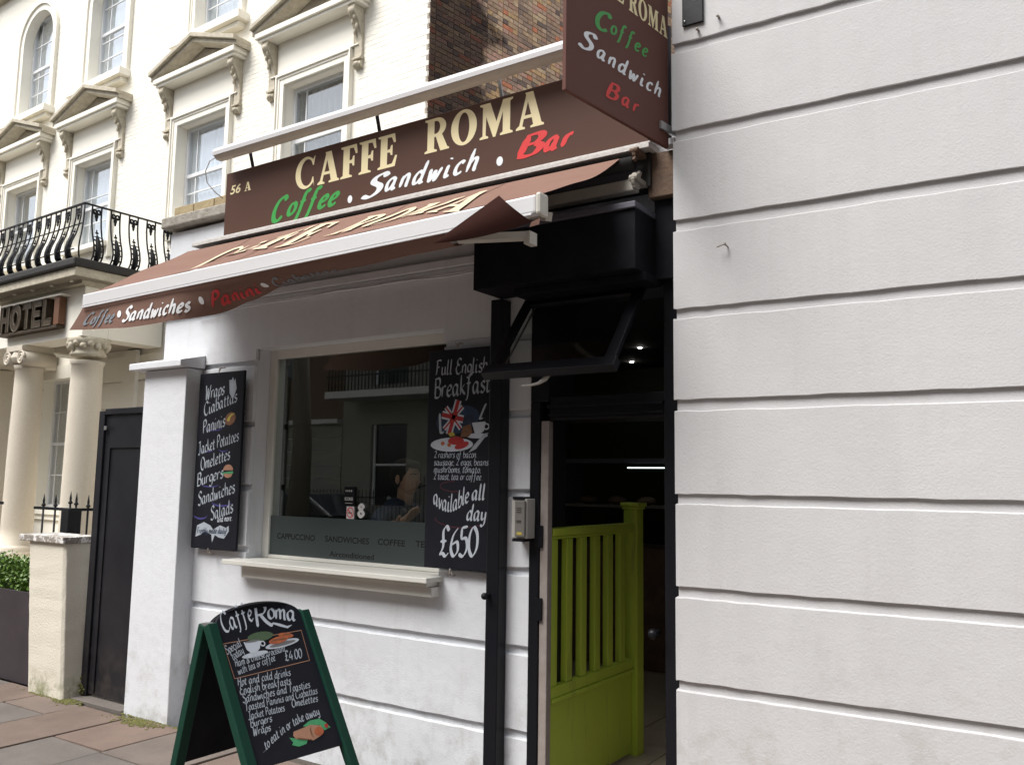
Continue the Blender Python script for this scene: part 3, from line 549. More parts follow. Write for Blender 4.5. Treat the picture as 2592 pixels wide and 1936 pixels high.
mb = MB(); pen_text(mb, "8", gfn, -3.742, 1.385, .088, .045, slant=0, pen=.22, tmin=.085, d=.001); mb.build('white_numeral', M['sticker'], wf, fixn=False)
# pier with stone cap at the left corner (same painted masonry)
mb = MB(); mb.add([(-5.60, 3.665, -.05), (-5.115, 3.665, -.05), (-5.115, FY + .03, -.05), (-5.60, FY + .03, -.05), (-5.60, 3.665, 2.355), (-5.125, 3.665, 2.355), (-5.125, FY + .03, 2.355), (-5.60, FY + .03, 2.355)],
    [(3, 2, 1, 0), (4, 5, 6, 7), (0, 1, 5, 4), (1, 2, 6, 5), (2, 3, 7, 6), (3, 0, 4, 7)]); mb.build('corner_pier', M['stucco'], CB, bevel=.006)
mb = MB(); mb.add([(-5.70, 3.60, 2.36), (-5.105, 3.60, 2.36), (-5.105, FY + .0, 2.36), (-5.70, FY, 2.36), (-5.70, 3.60, 2.405), (-5.105, 3.60, 2.405), (-5.105, FY, 2.455), (-5.70, FY, 2.455)],
    [(3, 2, 1, 0), (4, 5, 6, 7), (0, 1, 5, 4), (1, 2, 6, 5), (2, 3, 7, 6), (3, 0, 4, 7)]); mb.build('pier_cap', M['stucco'], CB, bevel=.005)
# door surround
mb = MB(); mb.box(-2.410, -2.352, 3.79, 4.06, -.05, 2.02); mb.box(-2.410, -2.300, 3.79, 4.06, 2.02, 2.60); mb.box(-1.665, -1.50, 3.79, 4.06, -.05, 2.60); mb.box(-2.300, -1.665, 3.80, 4.06, 1.925, 2.045); mb.box(-2.3, -1.665, 3.8, 4.06, 2.56, 2.6)
df = mb.build('door_frame', M['black'], CB, bevel=.005)
mb = MB(); mb.box(-2.300, -1.665, 3.775, 3.80, 1.985, 2.0); mb.box(-2.300, -1.665, 3.785, 3.80, 1.945, 1.955); mb.build('rail_moulding', M['black'], df)
mb = MB(); mb.box(-2.350, -2.304, 3.80, 3.845, .0, 1.922); dl = mb.build('door_lining', M['pinkish'], CB, bevel=.004)
for z in (1.28, .92): mb = MB(); mb.box(-2.372, -2.33, 3.785, 3.799, z, z + .11); mb.build('lock_plate', M['black'], dl)
mb = MB(); mb.tube([(-1.70, 3.80, .93), (-1.70, 3.75, .93)], .014, 12); mb.sphere((-1.70, 3.735, .93), .024, 12, 8); mb.build('door_knob', M['black'], df)
mb = MB(); mb.box(-2.60, -2.42, 3.72, 3.80, 2.595, 2.60)
# square downpipe painted black
PI = thing('black_downpipe', 'square black painted pipe running down the white wall beside the tall menu board', 'pipe', (-2.575, 3.76, 0))
mb = MB(); mb.box(-2.622, -2.545, 3.715, 3.797, 0, 2.57); mb.build('shaft', M['black'], PI, bevel=.006)
mb = MB(); mb.tube([(-2.60, 3.715, 1.03), (-2.60, 3.685, 1.03)], .012, 10); mb.sphere((-2.60, 3.675, 1.03), .018, 10, 6); mb.build('knob', M['black'], PI)
# black box over the door
BX = thing('black_shutter_box', 'large black box housing fixed above the cafe door', 'shutter box', (-2.15, 3.66, 2.585))
mb = MB(); mb.box(-2.605, -1.687, 3.53, 3.785, 2.585, 2.87); mb.build('housing', M['black_soft'], BX, bevel=.004)
mb = MB(); mb.box(-2.615, -1.68, 3.515, 3.785, 2.871, 2.90); mb.build('lid', M['bluegrey'], BX, bevel=.003)
mb = MB(); mb.box(-2.40, -1.67, 3.60, 3.785, 2.545, 2.583); mb.build('bottom_rail', M['black_soft'], BX, bevel=.003)
# top-hung transom window, open
TW = thing('open_transom_window', 'black framed top-hung window pushed open over the cafe doorway', 'window', (-2.07, 3.77, 2.56))
P0, P1 = Vector((0, 3.765, 2.55)), Vector((0, 3.45, 2.160)); dd = (P1 - P0).normalized(); nn = Vector((0, dd.z, -dd.y)); nn = Vector((0, -abs(nn.y), -abs(nn.z))) if nn.y > 0 else nn
def tp(x, s, t): p = P0 + dd * s + Vector((0, -.79, .6)).normalized() * t; return (x, p.y, p.z)
Ls = (P1 - P0).length
def tbar(x0, x1, s0, s1, t0=-.02, t1=.02):
    mb = MB(); vs = [tp(x, s, t) for s in (s0, s1) for t in (t0, t1) for x in (x0, x1)]
    mb.add(vs, [(0, 1, 3, 2), (4, 6, 7, 5), (0, 2, 6, 4), (1, 5, 7, 3), (0, 4, 5, 1), (2, 3, 7, 6)]); return mb
tbar(-2.43, -2.385, 0, Ls, -.014, .014).build('stile', M['black'], TW, bevel=.003); tbar(-1.80, -1.745, 0, Ls, -.014, .014).build('stile', M['black'], TW, bevel=.003)
tbar(-2.384, -1.801, 0, .05, -.014, .014).build('top_rail', M['black'], TW, bevel=.003); tbar(-2.45, -1.73, Ls + .001, Ls + .06, -.025, .025).build('bottom_rail', M['black'], TW, bevel=.003)
M['glass_plain'] = glass_mat('clear_pane', (.8, .83, .82), 1.5, 1.0)
tbar(-2.383, -1.802, .051, Ls - .001, -.003, .003).build('pane', M['glass_plain'], TW)
mb = MB(); mb.tube([(-2.105, 3.47, 2.125), (-2.12, 3.455, 2.09), (-2.145, 3.44, 2.07), (-2.19, 3.435, 2.062), (-2.235, 3.435, 2.062)], [.016, .013, .008, .006, .006], 10); mb.build('stay_handle', M['key_light'], TW)
tbar(-2.376, -2.366, .0, Ls * .98, -.024, -.0205).build('stay_arm', M['grey_alu'], TW)
# grey key safe
KS = thing('wall_keypad_box', 'small grey plastic box screwed to the white strip left of the doorway', 'box', (-2.42, 3.76, 1.33))
mb = MB(); mb.box(-2.468, -2.375, 3.715, 3.795, 1.325, 1.525); mb.build('case', M['key_light'], KS, bevel=.006)
mb = MB(); mb.box(-2.440, -2.380, 3.700, 3.713, 1.335, 1.515); mb.build('cover', M['key_grey'], KS, bevel=.004)
mb = MB()
for z in (1.455, 1.465, 1.475, 1.405, 1.413): mb.box(-2.428, -2.40, 3.698, 3.7, z, z + .003)
mb.build('vent_slots', M['letter_black'], KS)
mb = MB(); mb.box(-2.425, -2.395, 3.6985, 3.7, 1.345, 1.358); mb.build('label_sticker', M['chalk_yellow'], KS)
for z in (1.318, 1.528): mb = MB(); mb.box(-2.46, -2.39, 3.71, 3.795, z - .008, z + .006); mb.build('black_corner', M['black'], KS)

# ================================================================== FASCIA SIGN
SG = thing('fascia_sign', 'long brown fascia sign with cream capitals and green, white and red script', 'sign', (-3.3, 3.70, 3.245))
mb = MB(); mb.box(-4.857, -1.70, 3.70, 3.745, 3.245, 3.687); mb.build('panel', M['sign'], SG, bevel=.002)
def sfn(u, v, d): return (u, 3.70 - d, v)
def put(nm, mb, m, par, label=None): return mb.build(nm, m, par, fixn=False, label=label)
put('lettering', roman_text(MB(), "CAFFE", sfn, -4.165, 3.443, .203, .865, .0012), M['cream_let'], SG, 'cream capitals CAFFE')
put('lettering', roman_text(MB(), "ROMA", sfn, -3.095, 3.468, .200, .80, .0012), M['cream_let'], SG, 'cream capitals ROMA')
put('lettering', sans_mesh("56", lambda u, v, d: sfn(u + (v - 3.532) * .22, v, d), -4.812, 3.532, .085, .105, True), M['cream_let'], SG, 'cream number 56')
put('lettering', roman_text(MB(), "A", sfn, -4.66, 3.528, .062, .062, .0012), M['cream_let'], SG, 'cream letter A')
put('lettering', pen_text(MB(), "C", sfn, -4.385, 3.273, .165, .10, slant=.38, pen=.2, tmin=.055, gap=.12, nib=20), M['green_let'], SG, 'green script capital C')
put('lettering', pen_text(MB(), "offee", sfn, -4.235, 3.290, .150, .435, slant=.38, pen=.19, tmin=.05, gap=.14, nib=20), M['green_let'], SG, 'green script letters offee')
mb = MB(); flat(mb, [ell(-3.674, 3.303, .019, .024)], sfn, .0012); put('dot', mb, M['white_let'], SG)
put('lettering', pen_text(MB(), "S", sfn, -3.585, 3.29, .138, .13, slant=.38, pen=.18, tmin=.045, nib=20), M['white_let'], SG, 'white script capital S')
put('lettering', pen_text(MB(), "andwich", sfn, -3.395, 3.305, .135, .665, slant=.38, pen=.17, tmin=.045, gap=.2, nib=20), M['white_let'], SG, 'white script letters andwich')
mb = MB(); flat(mb, [ell(-2.569, 3.323, .021, .026)], sfn, .0012); put('dot', mb, M['white_let'], SG)
put('lettering', pen_text(MB(), "B", sfn, -2.465, 3.318, .125, .135, slant=.25, pen=.20, tmin=.05, nib=20), M['red_let'], SG, 'red script capital B')
put('lettering', pen_text(MB(), "ar", sfn, -2.29, 3.322, .125, .150, slant=.38, pen=.23, tmin=.06, gap=.2, nib=20), M['red_let'], SG, 'red script letters ar')
LG = thing('sign_ledge', 'thin worn white ledge running under the brown fascia sign', 'ledge', (-3.3, 3.7, 3.19))
mb = MB(); mb.box(-5.09, -1.66, 3.62, 3.745, 3.187, 3.212); mb.box(-5.085, -1.66, 3.632, 3.745, 3.213, 3.222); mb.build('strip', M['rail'], LG, bevel=.002)
# trough light above
TL = thing('trough_sign_light', 'long white trough light on short black posts above the fascia sign', 'light fitting', (-3.3, 3.62, 3.70))
prof = [(3.555, 3.765), (3.552, 3.79), (3.562, 3.812), (3.582, 3.826), (3.61, 3.83), (3.635, 3.822), (3.648, 3.80), (3.648, 3.765)]
mb = MB(); n_ = len(prof); vs = [(x, y, z) for x in (-4.83, -1.72) for y, z in prof]; mb.add(vs, [tuple(range(n_)), tuple(range(2 * n_ - 1, n_ - 1, -1))] + [(i, i + 1, n_ + i + 1, n_ + i) for i in range(n_ - 1)], False)
mb.build('hood', M['alu'], TL)
mb = MB(); mb.add([(x, y, z) for x in (-4.825, -1.725) for y, z in ((3.562, 3.766), (3.582, 3.744), (3.625, 3.744), (3.642, 3.766))], [(0, 1, 5, 4), (1, 2, 6, 5), (2, 3, 7, 6), (0, 3, 2, 1), (4, 5, 6, 7)]); mb.build('diffuser', M['beige'], TL)
for x in (-4.60, -3.46, -2.57): mb = MB(); mb.beam((x, 3.72, 3.66), (x, 3.68, 3.79), .018, .012, (0, 1, 0)); mb.build('post', M['grey_alu'] if x > -2.7 else M['black'], TL)
CW = thing('loose_cable', 'thin grey cable hanging in a loop from the left end of the trough light', 'cable', (-4.9, 3.62, 3.8))
mb = MB(); mb.tube([(-4.82, 3.62, 3.80), (-4.86, 3.62, 3.79), (-4.93, 3.61, 3.765), (-4.97, 3.61, 3.70), (-4.96, 3.62, 3.62), (-4.91, 3.66, 3.55), (-4.885, 3.70, 3.52)], .0035, 6); mb.build('strand', M['key_light'], CW)

# ================================================================== BLADE SIGN
ang = rad(7.5); bp = Vector((-1.558, 3.62, 0)); be = Vector((math.sin(ang), math.cos(ang), 0)); bn = Vector((-math.cos(ang), math.sin(ang), 0))
BS = thing('projecting_sign', 'red-brown hanging sign sticking out from the wall at the right end of the cafe fascia', 'sign', (-1.62, 3.25, 3.157))
def bfn(s, v, d): p = bp + be * s + Vector((-bn.x, -bn.y, 0)) * (-d if False else 0) + (-bn) * 0; q = bp + be * s; c_ = Vector((math.cos(ang), -math.sin(ang), 0)) ; q = q + c_ * d; return (q.x, q.y, v)
# the camera sits on the +X side of the panel
mb = MB(); vs = [bfn(s, z, d) for s in (-.785, 0) for z in (3.158, 4.02) for d in (-.018, 0)]; mb.add(vs, [(0, 1, 3, 2), (4, 6, 7, 5), (0, 4, 5, 1), (2, 3, 7, 6), (0, 2, 6, 4), (1, 5, 7, 3)]); mb.build('panel', M['sign_r'], BS, bevel=.002)
put('lettering', roman_text(MB(), "CAFFE", bfn, -.725, 3.695, .095, .355, .0012), M['cream_let'], BS, 'cream capitals CAFFE')
put('lettering', roman_text(MB(), "ROMA", bfn, -.335, 3.69, .098, .325, .0012), M['cream_let'], BS, 'cream capitals ROMA')
put('lettering', pen_text(MB(), "C", bfn, -.595, 3.51, .10, .085, slant=.3, pen=.20, tmin=.055, nib=20), M['green_let'], BS, 'green script capital C')
put('lettering', pen_text(MB(), "offee", bfn, -.48, 3.525, .082, .285, slant=.3, pen=.16, tmin=.045, gap=.24, nib=20), M['green_let'], BS, 'green script letters offee')
put('lettering', pen_text(MB(), "S", bfn, -.71, 3.378, .095, .085, slant=.3, pen=.17, tmin=.045, nib=20), M['white_let'], BS, 'white script capital S')
put('lettering', pen_text(MB(), "andwich", bfn, -.58, 3.377, .082, .50, slant=.3, pen=.16, tmin=.045, gap=.22, nib=20), M['white_let'], BS, 'white script letters andwich')
put('lettering', pen_text(MB(), "B", bfn, -.515, 3.232, .082, .075, slant=.3, pen=.18, tmin=.05, nib=20), M['red_let'], BS, 'red script capital B')
put('lettering', pen_text(MB(), "ar", bfn, -.395, 3.235, .082, .125, slant=.3, pen=.16, tmin=.045, gap=.3, nib=20), M['red_let'], BS, 'red script letters ar')
mb = MB(); vs = [bfn(s, z, d) for s in (-.085, .055) for z in (3.225, 3.262) for d in (.001, .012)]; mb.add(vs, [(0, 1, 3, 2), (4, 6, 7, 5), (0, 4, 5, 1), (2, 3, 7, 6), (0, 2, 6, 4), (1, 5, 7, 3)]); mb.build('bracket', M['grey_alu'], BS)
mb = MB(); mb.box(-1.60, -1.54, 3.64, 3.70, 3.185, 3.215); mb.build('bracket_plate', M['alu'], BS)

# ================================================================== AWNING
AW = thing('brown_awning', 'half-open brown fabric awning with white front bar and twisted printed valance', 'awning', (-3.45, 3.3, 2.75))
ax0, ax1 = -5.10, -1.80
def tilt(s_): return -.042 + .056 * s_
def af(u, t, d=0):   # u = x, t 0 roller .. 1 front bar
    s_ = (u - ax0) / (ax1 - ax0); y = 3.60 - .69 * t; z = 3.150 - .385 * t + tilt(s_) * t
    sag = -.035 * math.sin(math.pi * t) * (.6 + .4 * math.sin(s_ * 9)) + .016 * math.sin(math.pi * t) * math.sin(s_ * 17 + 3 * t) + .006 * math.sin(math.pi * t * .9) * math.sin(s_ * 31 + 5 * t)
    return (u, y - d * .45, z + sag + .003 * math.sin(math.pi * t) * math.sin(s_ * 52 - 9 * t) + d)
mb = MB(); NU, NT = 110, 14; vs = [af(ax0 + (ax1 - ax0) * i / NU, j / NT) for i in range(NU + 1) for j in range(NT + 1)]
mb.add(vs, [(i * (NT + 1) + j, (i + 1) * (NT + 1) + j, (i + 1) * (NT + 1) + j + 1, i * (NT + 1) + j + 1) for i in range(NU) for j in range(NT)], True)
mb.build('fabric', M['fabric'], AW, fixn=False)
for k in range(1, 5):
    u = ax0 + (ax1 - ax0) * k / 5; mb = MB(); vs = [af(u + o, j / 14, .0012) for j in range(15) for o in (-.006, .006)]; mb.add(vs, [(2 * j, 2 * j + 1, 2 * j + 3, 2 * j + 2) for j in range(14)], True); mb.build('seam', M['fabric_seam'], AW, fixn=False)
def afn(u, v, d):    # v: 0 near the bar .. 1 near the roller
    return af(u, 1 - v, .004 + d)
def dense(loop, n=6):
    o = []
    for a, b in zip(loop, loop[1:] + loop[:1]):
        for k in range(n): o.append((a[0] + (b[0] - a[0]) * k / n, a[1] + (b[1] - a[1]) * k / n))
    return o
def rtext(mb, s, u0, v0, size, width, fn, d):
    ws = [roman(c)[1] for c in s]; tw = sum(ws) + .07 * (len(s) - 1); k = width / tw; x = 0
    for c, w_ in zip(s, ws):
        flat(mb, [dense([(u0 + (x + a) * k, v0 + b * size) for a, b in l], 3) for l in roman(c)[0]], fn, d); x += w_ + .07
    return mb
put('fabric_lettering', rtext(MB(), "CAFFE", -4.48, .30, .50, 1.0, afn, .003), M['fabric_let'], AW, 'cream printed word CAFFE')
put('fabric_lettering', rtext(MB(), "ROMA", -3.28, .30, .50, .88, afn, .003), M['fabric_let'], AW, 'cream printed word ROMA')
mb = MB(); mb.beam((-5.085, 2.8985, 2.712 + tilt(0)), (-1.815, 2.8985, 2.712 + tilt(1)), .053, .080); mb.build('front_bar', M['alu'], AW, bevel=.010)
mb = MB(); mb.beam((-5.08, 2.869, 2.668 + tilt(0)), (-1.83, 2.869, 2.668 + tilt(1)), .007, .010); mb.build('drip_edge', M['alu'], AW, bevel=.002)
mb = MB(); mb.box(-1.814, -1.788, 2.865, 2.935, 2.676, 2.772); mb.build('end_cap', M['beige'], AW, bevel=.012)
mb = MB(); mb.tube([(-5.08, 3.625, 3.125), (-1.74, 3.625, 3.125)], .033, 14); mb.build('roller', M['dark_interior'], AW)
mb = MB(); mb.box(-5.085, -1.68, 3.68, 3.79, 3.02, 3.185); mb.build('cassette_back', M['dark_interior'], AW)
mb = MB(); mb.box(-4.9, -1.735, 3.66, 3.72, 3.062, 3.105); mb.build('back_board', M['bluegrey'], AW)
mb = MB(); mb.box(-4.9, -1.745, 3.64, 3.70, 2.998, 3.057); mb.build('torsion_bar', M['beige'], AW, bevel=.006)
for zc, m_, rr in ((3.165, 'wood', .030), (3.03, 'coping', .042)):
    mb = MB(); mb.tube([(-1.735, 3.62, zc), (-1.715, 3.62, zc)], rr, 12); mb.tube([(-1.745, 3.60, zc + .01), (-1.70, 3.595, zc + .01)], rr * .45, 8); mb.beam((-1.725, 3.60, zc - .04), (-1.715, 3.64, zc + .05), .018, .02); mb.box(-1.735, -1.70, 3.60, 3.70, zc - .012, zc + .012)
    mb.build('wall_bracket', M[m_], AW, bevel=.003)
mb = MB(); mb.beam((-4.85, 3.64, 3.0), (-3.9, 3.25, 2.86), .03, .045); mb.build('folding_arm', M['alu'], AW); mb = MB(); mb.beam((-3.9, 3.245, 2.83), (-4.9, 2.95, 2.71), .026, .035); mb.build('folding_arm', M['alu'], AW)
mb = MB(); mb.beam((-2.5, 3.60, 3.0), (-1.95, 3.20, 2.78), .03, .04); mb.build('folding_arm', M['beige'], AW); mb = MB(); mb.beam((-1.97, 3.08, 2.665), (-2.25, 2.93, 2.655), .05, .03); mb.build('folding_arm', M['beige'], AW); mb = MB(); mb.box(-1.985, -1.955, 3.05, 3.11, 2.625, 2.68); mb.build('arm_joint', M['beige'], AW)
# valance: ribbon hanging from the bar, blown inwards, its right corner flipped up in front
def vth(s):   # angle from vertical (rad, + = towards the wall)
    pts = [(0, -.10), (.05, -.05), (.12, .0), (.25, .12), (.35, .45), (.42, .95), (.5, 1.38), (.6, 1.56), (.80, 1.62), (1.0, 1.6)]
    for (a, b), (c_, d_) in zip(pts, pts[1:]):
        if a <= s <= c_: t = (s - a) / (c_ - a); t = t * t * (3 - 2 * t); return b + (d_ - b) * t
    return pts[-1][1]
def vf(s, t, d=0):   # s along 0..1, t down 0..1
    h = .172; th = vth(s); u = ax0 + .005 + (ax1 - ax0 - .02) * s; y = 2.885; z = 2.668 + tilt(s)
    if s < .14: u += -.10 * t * (1 - s / .14) ** 2 * 1.2; h = .172 - .045 * (1 - s / .14) 
    a = th * (.45 + .55 * t); w_ = .006 * math.sin(s * 40) * t + .008 * math.sin(s * 19 + 1) * t
    return (u, y + math.sin(a) * h * t + w_ - d * math.cos(a), z - math.cos(a) * h * t - d * math.sin(a))
NS, NT = 120, 8; SE = .855
mb = MB(); vs = [vf(SE * i / NS, j / NT) for i in range(NS + 1) for j in range(NT + 1)]
mb.add(vs, [(i * (NT + 1) + j, (i + 1) * (NT + 1) + j, (i + 1) * (NT + 1) + j + 1, i * (NT + 1) + j + 1) for i in range(NS) for j in range(NT)], True); mb.build('valance', M['fabric'], AW, fixn=False)
def vfn(u, v, d): return vf((u - ax0 - .005) / (ax1 - ax0 - .02), 1 - v, .0025 + d)
for s_, a, b, m_ in (("Coffee", -5.02, -4.74, 'val_grey'), ("Sandwiches", -4.655, -4.06, 'val_white'), ("Panini", -3.93, -3.57, 'val_red'), ("Ciabattas", -3.48, -3.02, 'val_grey')):
    put('valance_lettering', pen_text(MB(), s_, vfn, a, .24, .52, (b - a) * .95, slant=.42, pen=.20, tmin=.05, d=.001, gap=.14), M[m_], AW, 'printed script word ' + s_)
for u in (-4.69, -3.985, -3.52): put('valance_dot', flat(MB(), [dense(ell(u, .5, .019, .13, 14), 1)], vfn, .001), M['val_white'], AW)
# flipped corner
A_, B_, C_, D_ = Vector((-2.33, 2.86, 2.632)), Vector((-1.959, 2.82, 2.768)), Vector((-1.80, 2.82, 2.632)), Vector((-2.08, 2.86, 2.605))
mb = MB(); N = 12; vs = []
E_ = Vector((-2.33, 2.86, 2.631))
for i in range(N + 1):
    s_ = i / N; top = A_.lerp(B_, s_); bot = (E_ * (1 - s_) ** 2 + D_ * 2 * s_ * (1 - s_) + C_ * s_ * s_)
    for j in range(N + 1):
        t = j / N; p = top.lerp(bot, t); p.y -= .02 * math.sin(math.pi * t) * s_; vs.append(tuple(p))
mb.add(vs, [(i * (N + 1) + j, (i + 1) * (N + 1) + j, (i + 1) * (N + 1) + j + 1, i * (N + 1) + j + 1) for i in range(N) for j in range(N)], True)
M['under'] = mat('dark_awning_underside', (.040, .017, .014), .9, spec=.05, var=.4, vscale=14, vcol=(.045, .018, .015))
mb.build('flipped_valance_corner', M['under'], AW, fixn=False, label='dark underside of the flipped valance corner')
mb = MB(); mb.add([tuple(C_), tuple(C_ + Vector((.035, .01, .012))), tuple(C_ + Vector((.03, .01, -.012))), tuple(C_ + Vector((-.01, .0, -.02)))], [(0, 1, 2, 3)]); mb.build('frayed_hem', M['fabric'], AW, fixn=False)
TM = thing('timber_packer', 'weathered brown timber between the awning bracket and the right building', 'timber', (-1.6, 3.75, 2.95))
mb = MB(); mb.box(-1.70, -1.52, 3.70, 3.788, 2.965, 3.183); mb.build('block', M['wood'], TM, bevel=.004)
mb = MB(); mb.box(-1.685, -1.50, 3.74, 3.786, 2.575, 2.96); mb.build('lower_board', M['black_soft'], TM)
mb = MB(); mb.tube([(-1.60, 3.70, 3.21), (-1.60, 3.70, 3.80)], .022, 10); o = mb.build('black_pipe', M['black'], None); tag(o, 'short black upright pipe behind the right edge of the projecting sign', 'pipe')

# ================================================================== CHALKBOARDS
def board(name, label, x0, x1, z0, z1, y=3.765):
    t = thing(name, label, 'menu board', ((x0 + x1) / 2, y, z0), 0, 'menu boards hung on the cafe front')
    mb = MB(); mb.box(x0, x1, y - .018, y, z0, z1); mb.build('panel', M['board'], t, bevel=.006); return t
def hookpart(par, x, y, z, up):
    mb = MB(); s_ = 1 if up else -1
    mb.tube([(x, y + .03, z + .035 * s_), (x - .003, y - .008, z + .03 * s_), (x, y - .018, z + .012 * s_), (x + .002, y - .022, z - .004 * s_)], .0035, 6)
    mb.tube([(x, y - .014, z + .012 * s_), (x - .018, y - .012, z + .034 * s_)], .003, 6); mb.tube([(x, y - .014, z + .012 * s_), (x + .018, y - .012, z + .036 * s_)], .003, 6)
    mb.build('hook', M['hook'], par)
B1 = board('menu_board', 'narrow black menu board hand-lettered Wraps, Ciabattas, Paninis left of the window', -5.088, -4.622, 1.139, 2.318)
def c1(u, v, d): return (-5.088 + u, 3.747 - d, 1.139 + v)
# lines: text, u0, v0(baseline), size, width, rise
for s_, u0, v0, wd, rise, sz in (("Wraps", 0.070, 1.000, 0.200, 0.13, .118), ("Ciabattas", 0.070, 0.888, 0.345, 0.25, .112), ("Paninis", 0.066, 0.767, 0.233, 0.20, .112), ("Jacket Potatoes", 0.030, 0.624, 0.420, 0.215, .108), ("Omelettes", 0.067, 0.518, 0.305, 0.25, .108),
        ("Burgers", 0.035, 0.411, 0.275, 0.22, .108), ("Sandwiches", 0.060, 0.282, 0.380, 0.25, .112), ("Salads", 0.200, 0.190, 0.228, 0.26, .112)):
    put('chalk_lettering', pen_text(MB(), s_, c1, u0, v0, sz * .86, wd, slant=.2, pen=.135, tmin=.012, rot=rise, d=.0012, gap=.07), M['chalk'], B1, 'chalk line ' + s_)
put('chalk_lettering', pen_text(MB(), "and more..", c1, .27, .180, .045, .15, slant=.15, pen=.15, tmin=.04, rot=.10, d=.0012), M['chalk_hi'], B1, 'chalk line and more')
mb = MB(); flat(mb, [[(.05, .075), (.06, .15), (.13, .175), (.20, .155), (.235, .125), (.24, .135), (.30, .16), (.36, .145), (.385, .16), (.39, .125), (.345, .075), (.29, .08), (.25, .095), (.225, .045), (.215, .095), (.15, .115), (.10, .09)]], c1, .0012); put('scroll_banner', mb, M['chalk'], B1)
put('scroll_lettering', pen_text(MB(), "Freshly made daily!", c1, .065, .100, .042, .30, slant=.15, pen=.16, tmin=.04, d=.0022, rot=.03), M['chalk_dblue'], B1)
mb = MB()
for (x, y, r, ry) in ((.18, .80, .09, .018), (.11, .655, .08, .016), (.29, .66, .05, .02), (.17, .425, .09, .02), (.3, .31, .1, .03), (.09, .22, .07, .03)):
    flat(mb, [ell(x, y, r, ry, 14, 180, 360) + ell(x, y, r * .96, ry * .6, 14, 180, 360)[::-1]], c1, .0008)
tag(put('blue_flourish', mb, M['chalk_blue'], B1), kind='stuff')
mb = MB(); flat(mb, [[(.315, 1.12), (.325, 1.03), (.36, .985), (.395, 1.06), (.375, 1.13), (.365, 1.11), (.35, 1.14), (.34, 1.12)]], c1, .0012); put('wrap_drawing', mb, M['chalk'], B1)
mb = MB(); flat(mb, [ell(.345, .86, .055, .042, 16, rot=20)], c1, .001); put('panini_drawing', mb, M['chalk_brown'], B1); mb = MB(); flat(mb, [[(.31, .85), (.335, .84), (.35, .875), (.39, .895), (.35, .89), (.325, .87)]], c1, .0016); put('panini_filling', mb, M['chalk_yellow'], B1)
mb = MB(); flat(mb, [ell(.35, .52, .05, .038, 14, 0, 180)], c1, .001); flat(mb, [ell(.35, .50, .045, .03, 14, 180, 360)], c1, .0011); put('burger_bun', mb, M['chalk_tan'], B1); mb = MB(); flat(mb, [[(.29, .505), (.40, .515), (.405, .50), (.36, .495), (.33, .50), (.30, .492)]], c1, .0018); put('burger_salad', mb, M['chalk_green'], B1)
hookpart(B1, -4.86, 3.747, 2.315, True); hookpart(B1, -4.875, 3.747, 1.142, False)

B2 = board('menu_board', 'tall black Full English Breakfast board with plate drawing and £650 price', -3.062, -2.628, 1.140, 2.330)
def c2(u, v, d): return (-3.062 + u, 3.747 - d, 1.140 + v)
mb = MB(); mb.box(-2.627, -2.607, 3.745, 3.77, 1.15, 2.31); mb.build('board_edge', M['board_edge'], B2)
for s_, u0, v0, sz, wd, rise in (("Full English", .050, 1.052, .092, .355, .0), ("Breakfast", .045, .925, .120, .378, .05)):
    put('chalk_lettering', pen_text(MB(), s_, c2, u0, v0, sz, wd, slant=.08, pen=.13, tmin=.016, rot=rise, d=.0012, gap=.06), M['chalk'], B2, 'chalk line ' + s_)
for i, (s_, v_, wd) in enumerate((("2 rashers of bacon.", .594, .29), ("sausage, 2 eggs, beans,", .553, .37), ("mushrooms, tomato,", .514, .315), ("2 toast, tea or coffee.", .476, .325))):
    put('chalk_lettering', pen_text(MB(), s_, c2, .056, v_, .043, wd, slant=.1, pen=.13, tmin=.028, d=.0012, gap=.07), M['chalk'], B2, 'small chalk line ' + s_)
put('chalk_lettering', pen_text(MB(), "available", c2, .058, .350, .105, .238, slant=.12, pen=.15, tmin=.02, rot=.02, d=.0012, gap=.06, curve=lambda t: -.045 * math.sin(math.pi * min(1, t * 1.1))), M['chalk_hi'], B2, 'chalk word available')
put('chalk_lettering', pen_text(MB(), "all", c2, .318, .372, .092, .082, slant=.2, pen=.18, tmin=.02, rot=.05, d=.0012), M['chalk_hi'], B2, 'chalk word all'); put('chalk_lettering', pen_text(MB(), "day", c2, .285, .265, .095, .12, slant=.18, pen=.16, tmin=.02, d=.0012), M['chalk_hi'], B2, 'chalk word day')
put('chalk_lettering', pen_text(MB(), "£650", c2, .100, .065, .175, .255, slant=.12, pen=.13, tmin=.016, rot=.06, d=.0012, gap=.04), M['chalk_hi'], B2, 'chalk price £650')
mb = MB(); flat(mb, [ell(.21, .80, .15, .075, 18, rot=8)], c2, .0006); put('blue_glow', mb, M['chalk_dblue'], B2)
mb = MB()
for x, s0, a_ in ((.11, .72, 0), (.19, .70, 0),): pass
fl = [[(.10, .735), (.125, .85), (.245, .90), (.245, .80), (.20, .76)]]
mb = MB()
for a, b, w_ in (((.155, .72), (.215, .905), .022), ((.105, .83), (.25, .80), .022), ((.12, .75), (.245, .87), .014), ((.13, .87), (.235, .75), .014)):
    dx, dy = b[0] - a[0], b[1] - a[1]; l = math.hypot(dx, dy); nx, ny = -dy / l * w_, dx / l * w_; flat(mb, [[(a[0] - nx, a[1] - ny), (b[0] - nx, b[1] - ny), (b[0] + nx, b[1] + ny), (a[0] + nx, a[1] + ny)]], c2, .0010 + w_ * .01)
put('flag_white', mb, M['chalk_hi'], B2)
mb = MB()
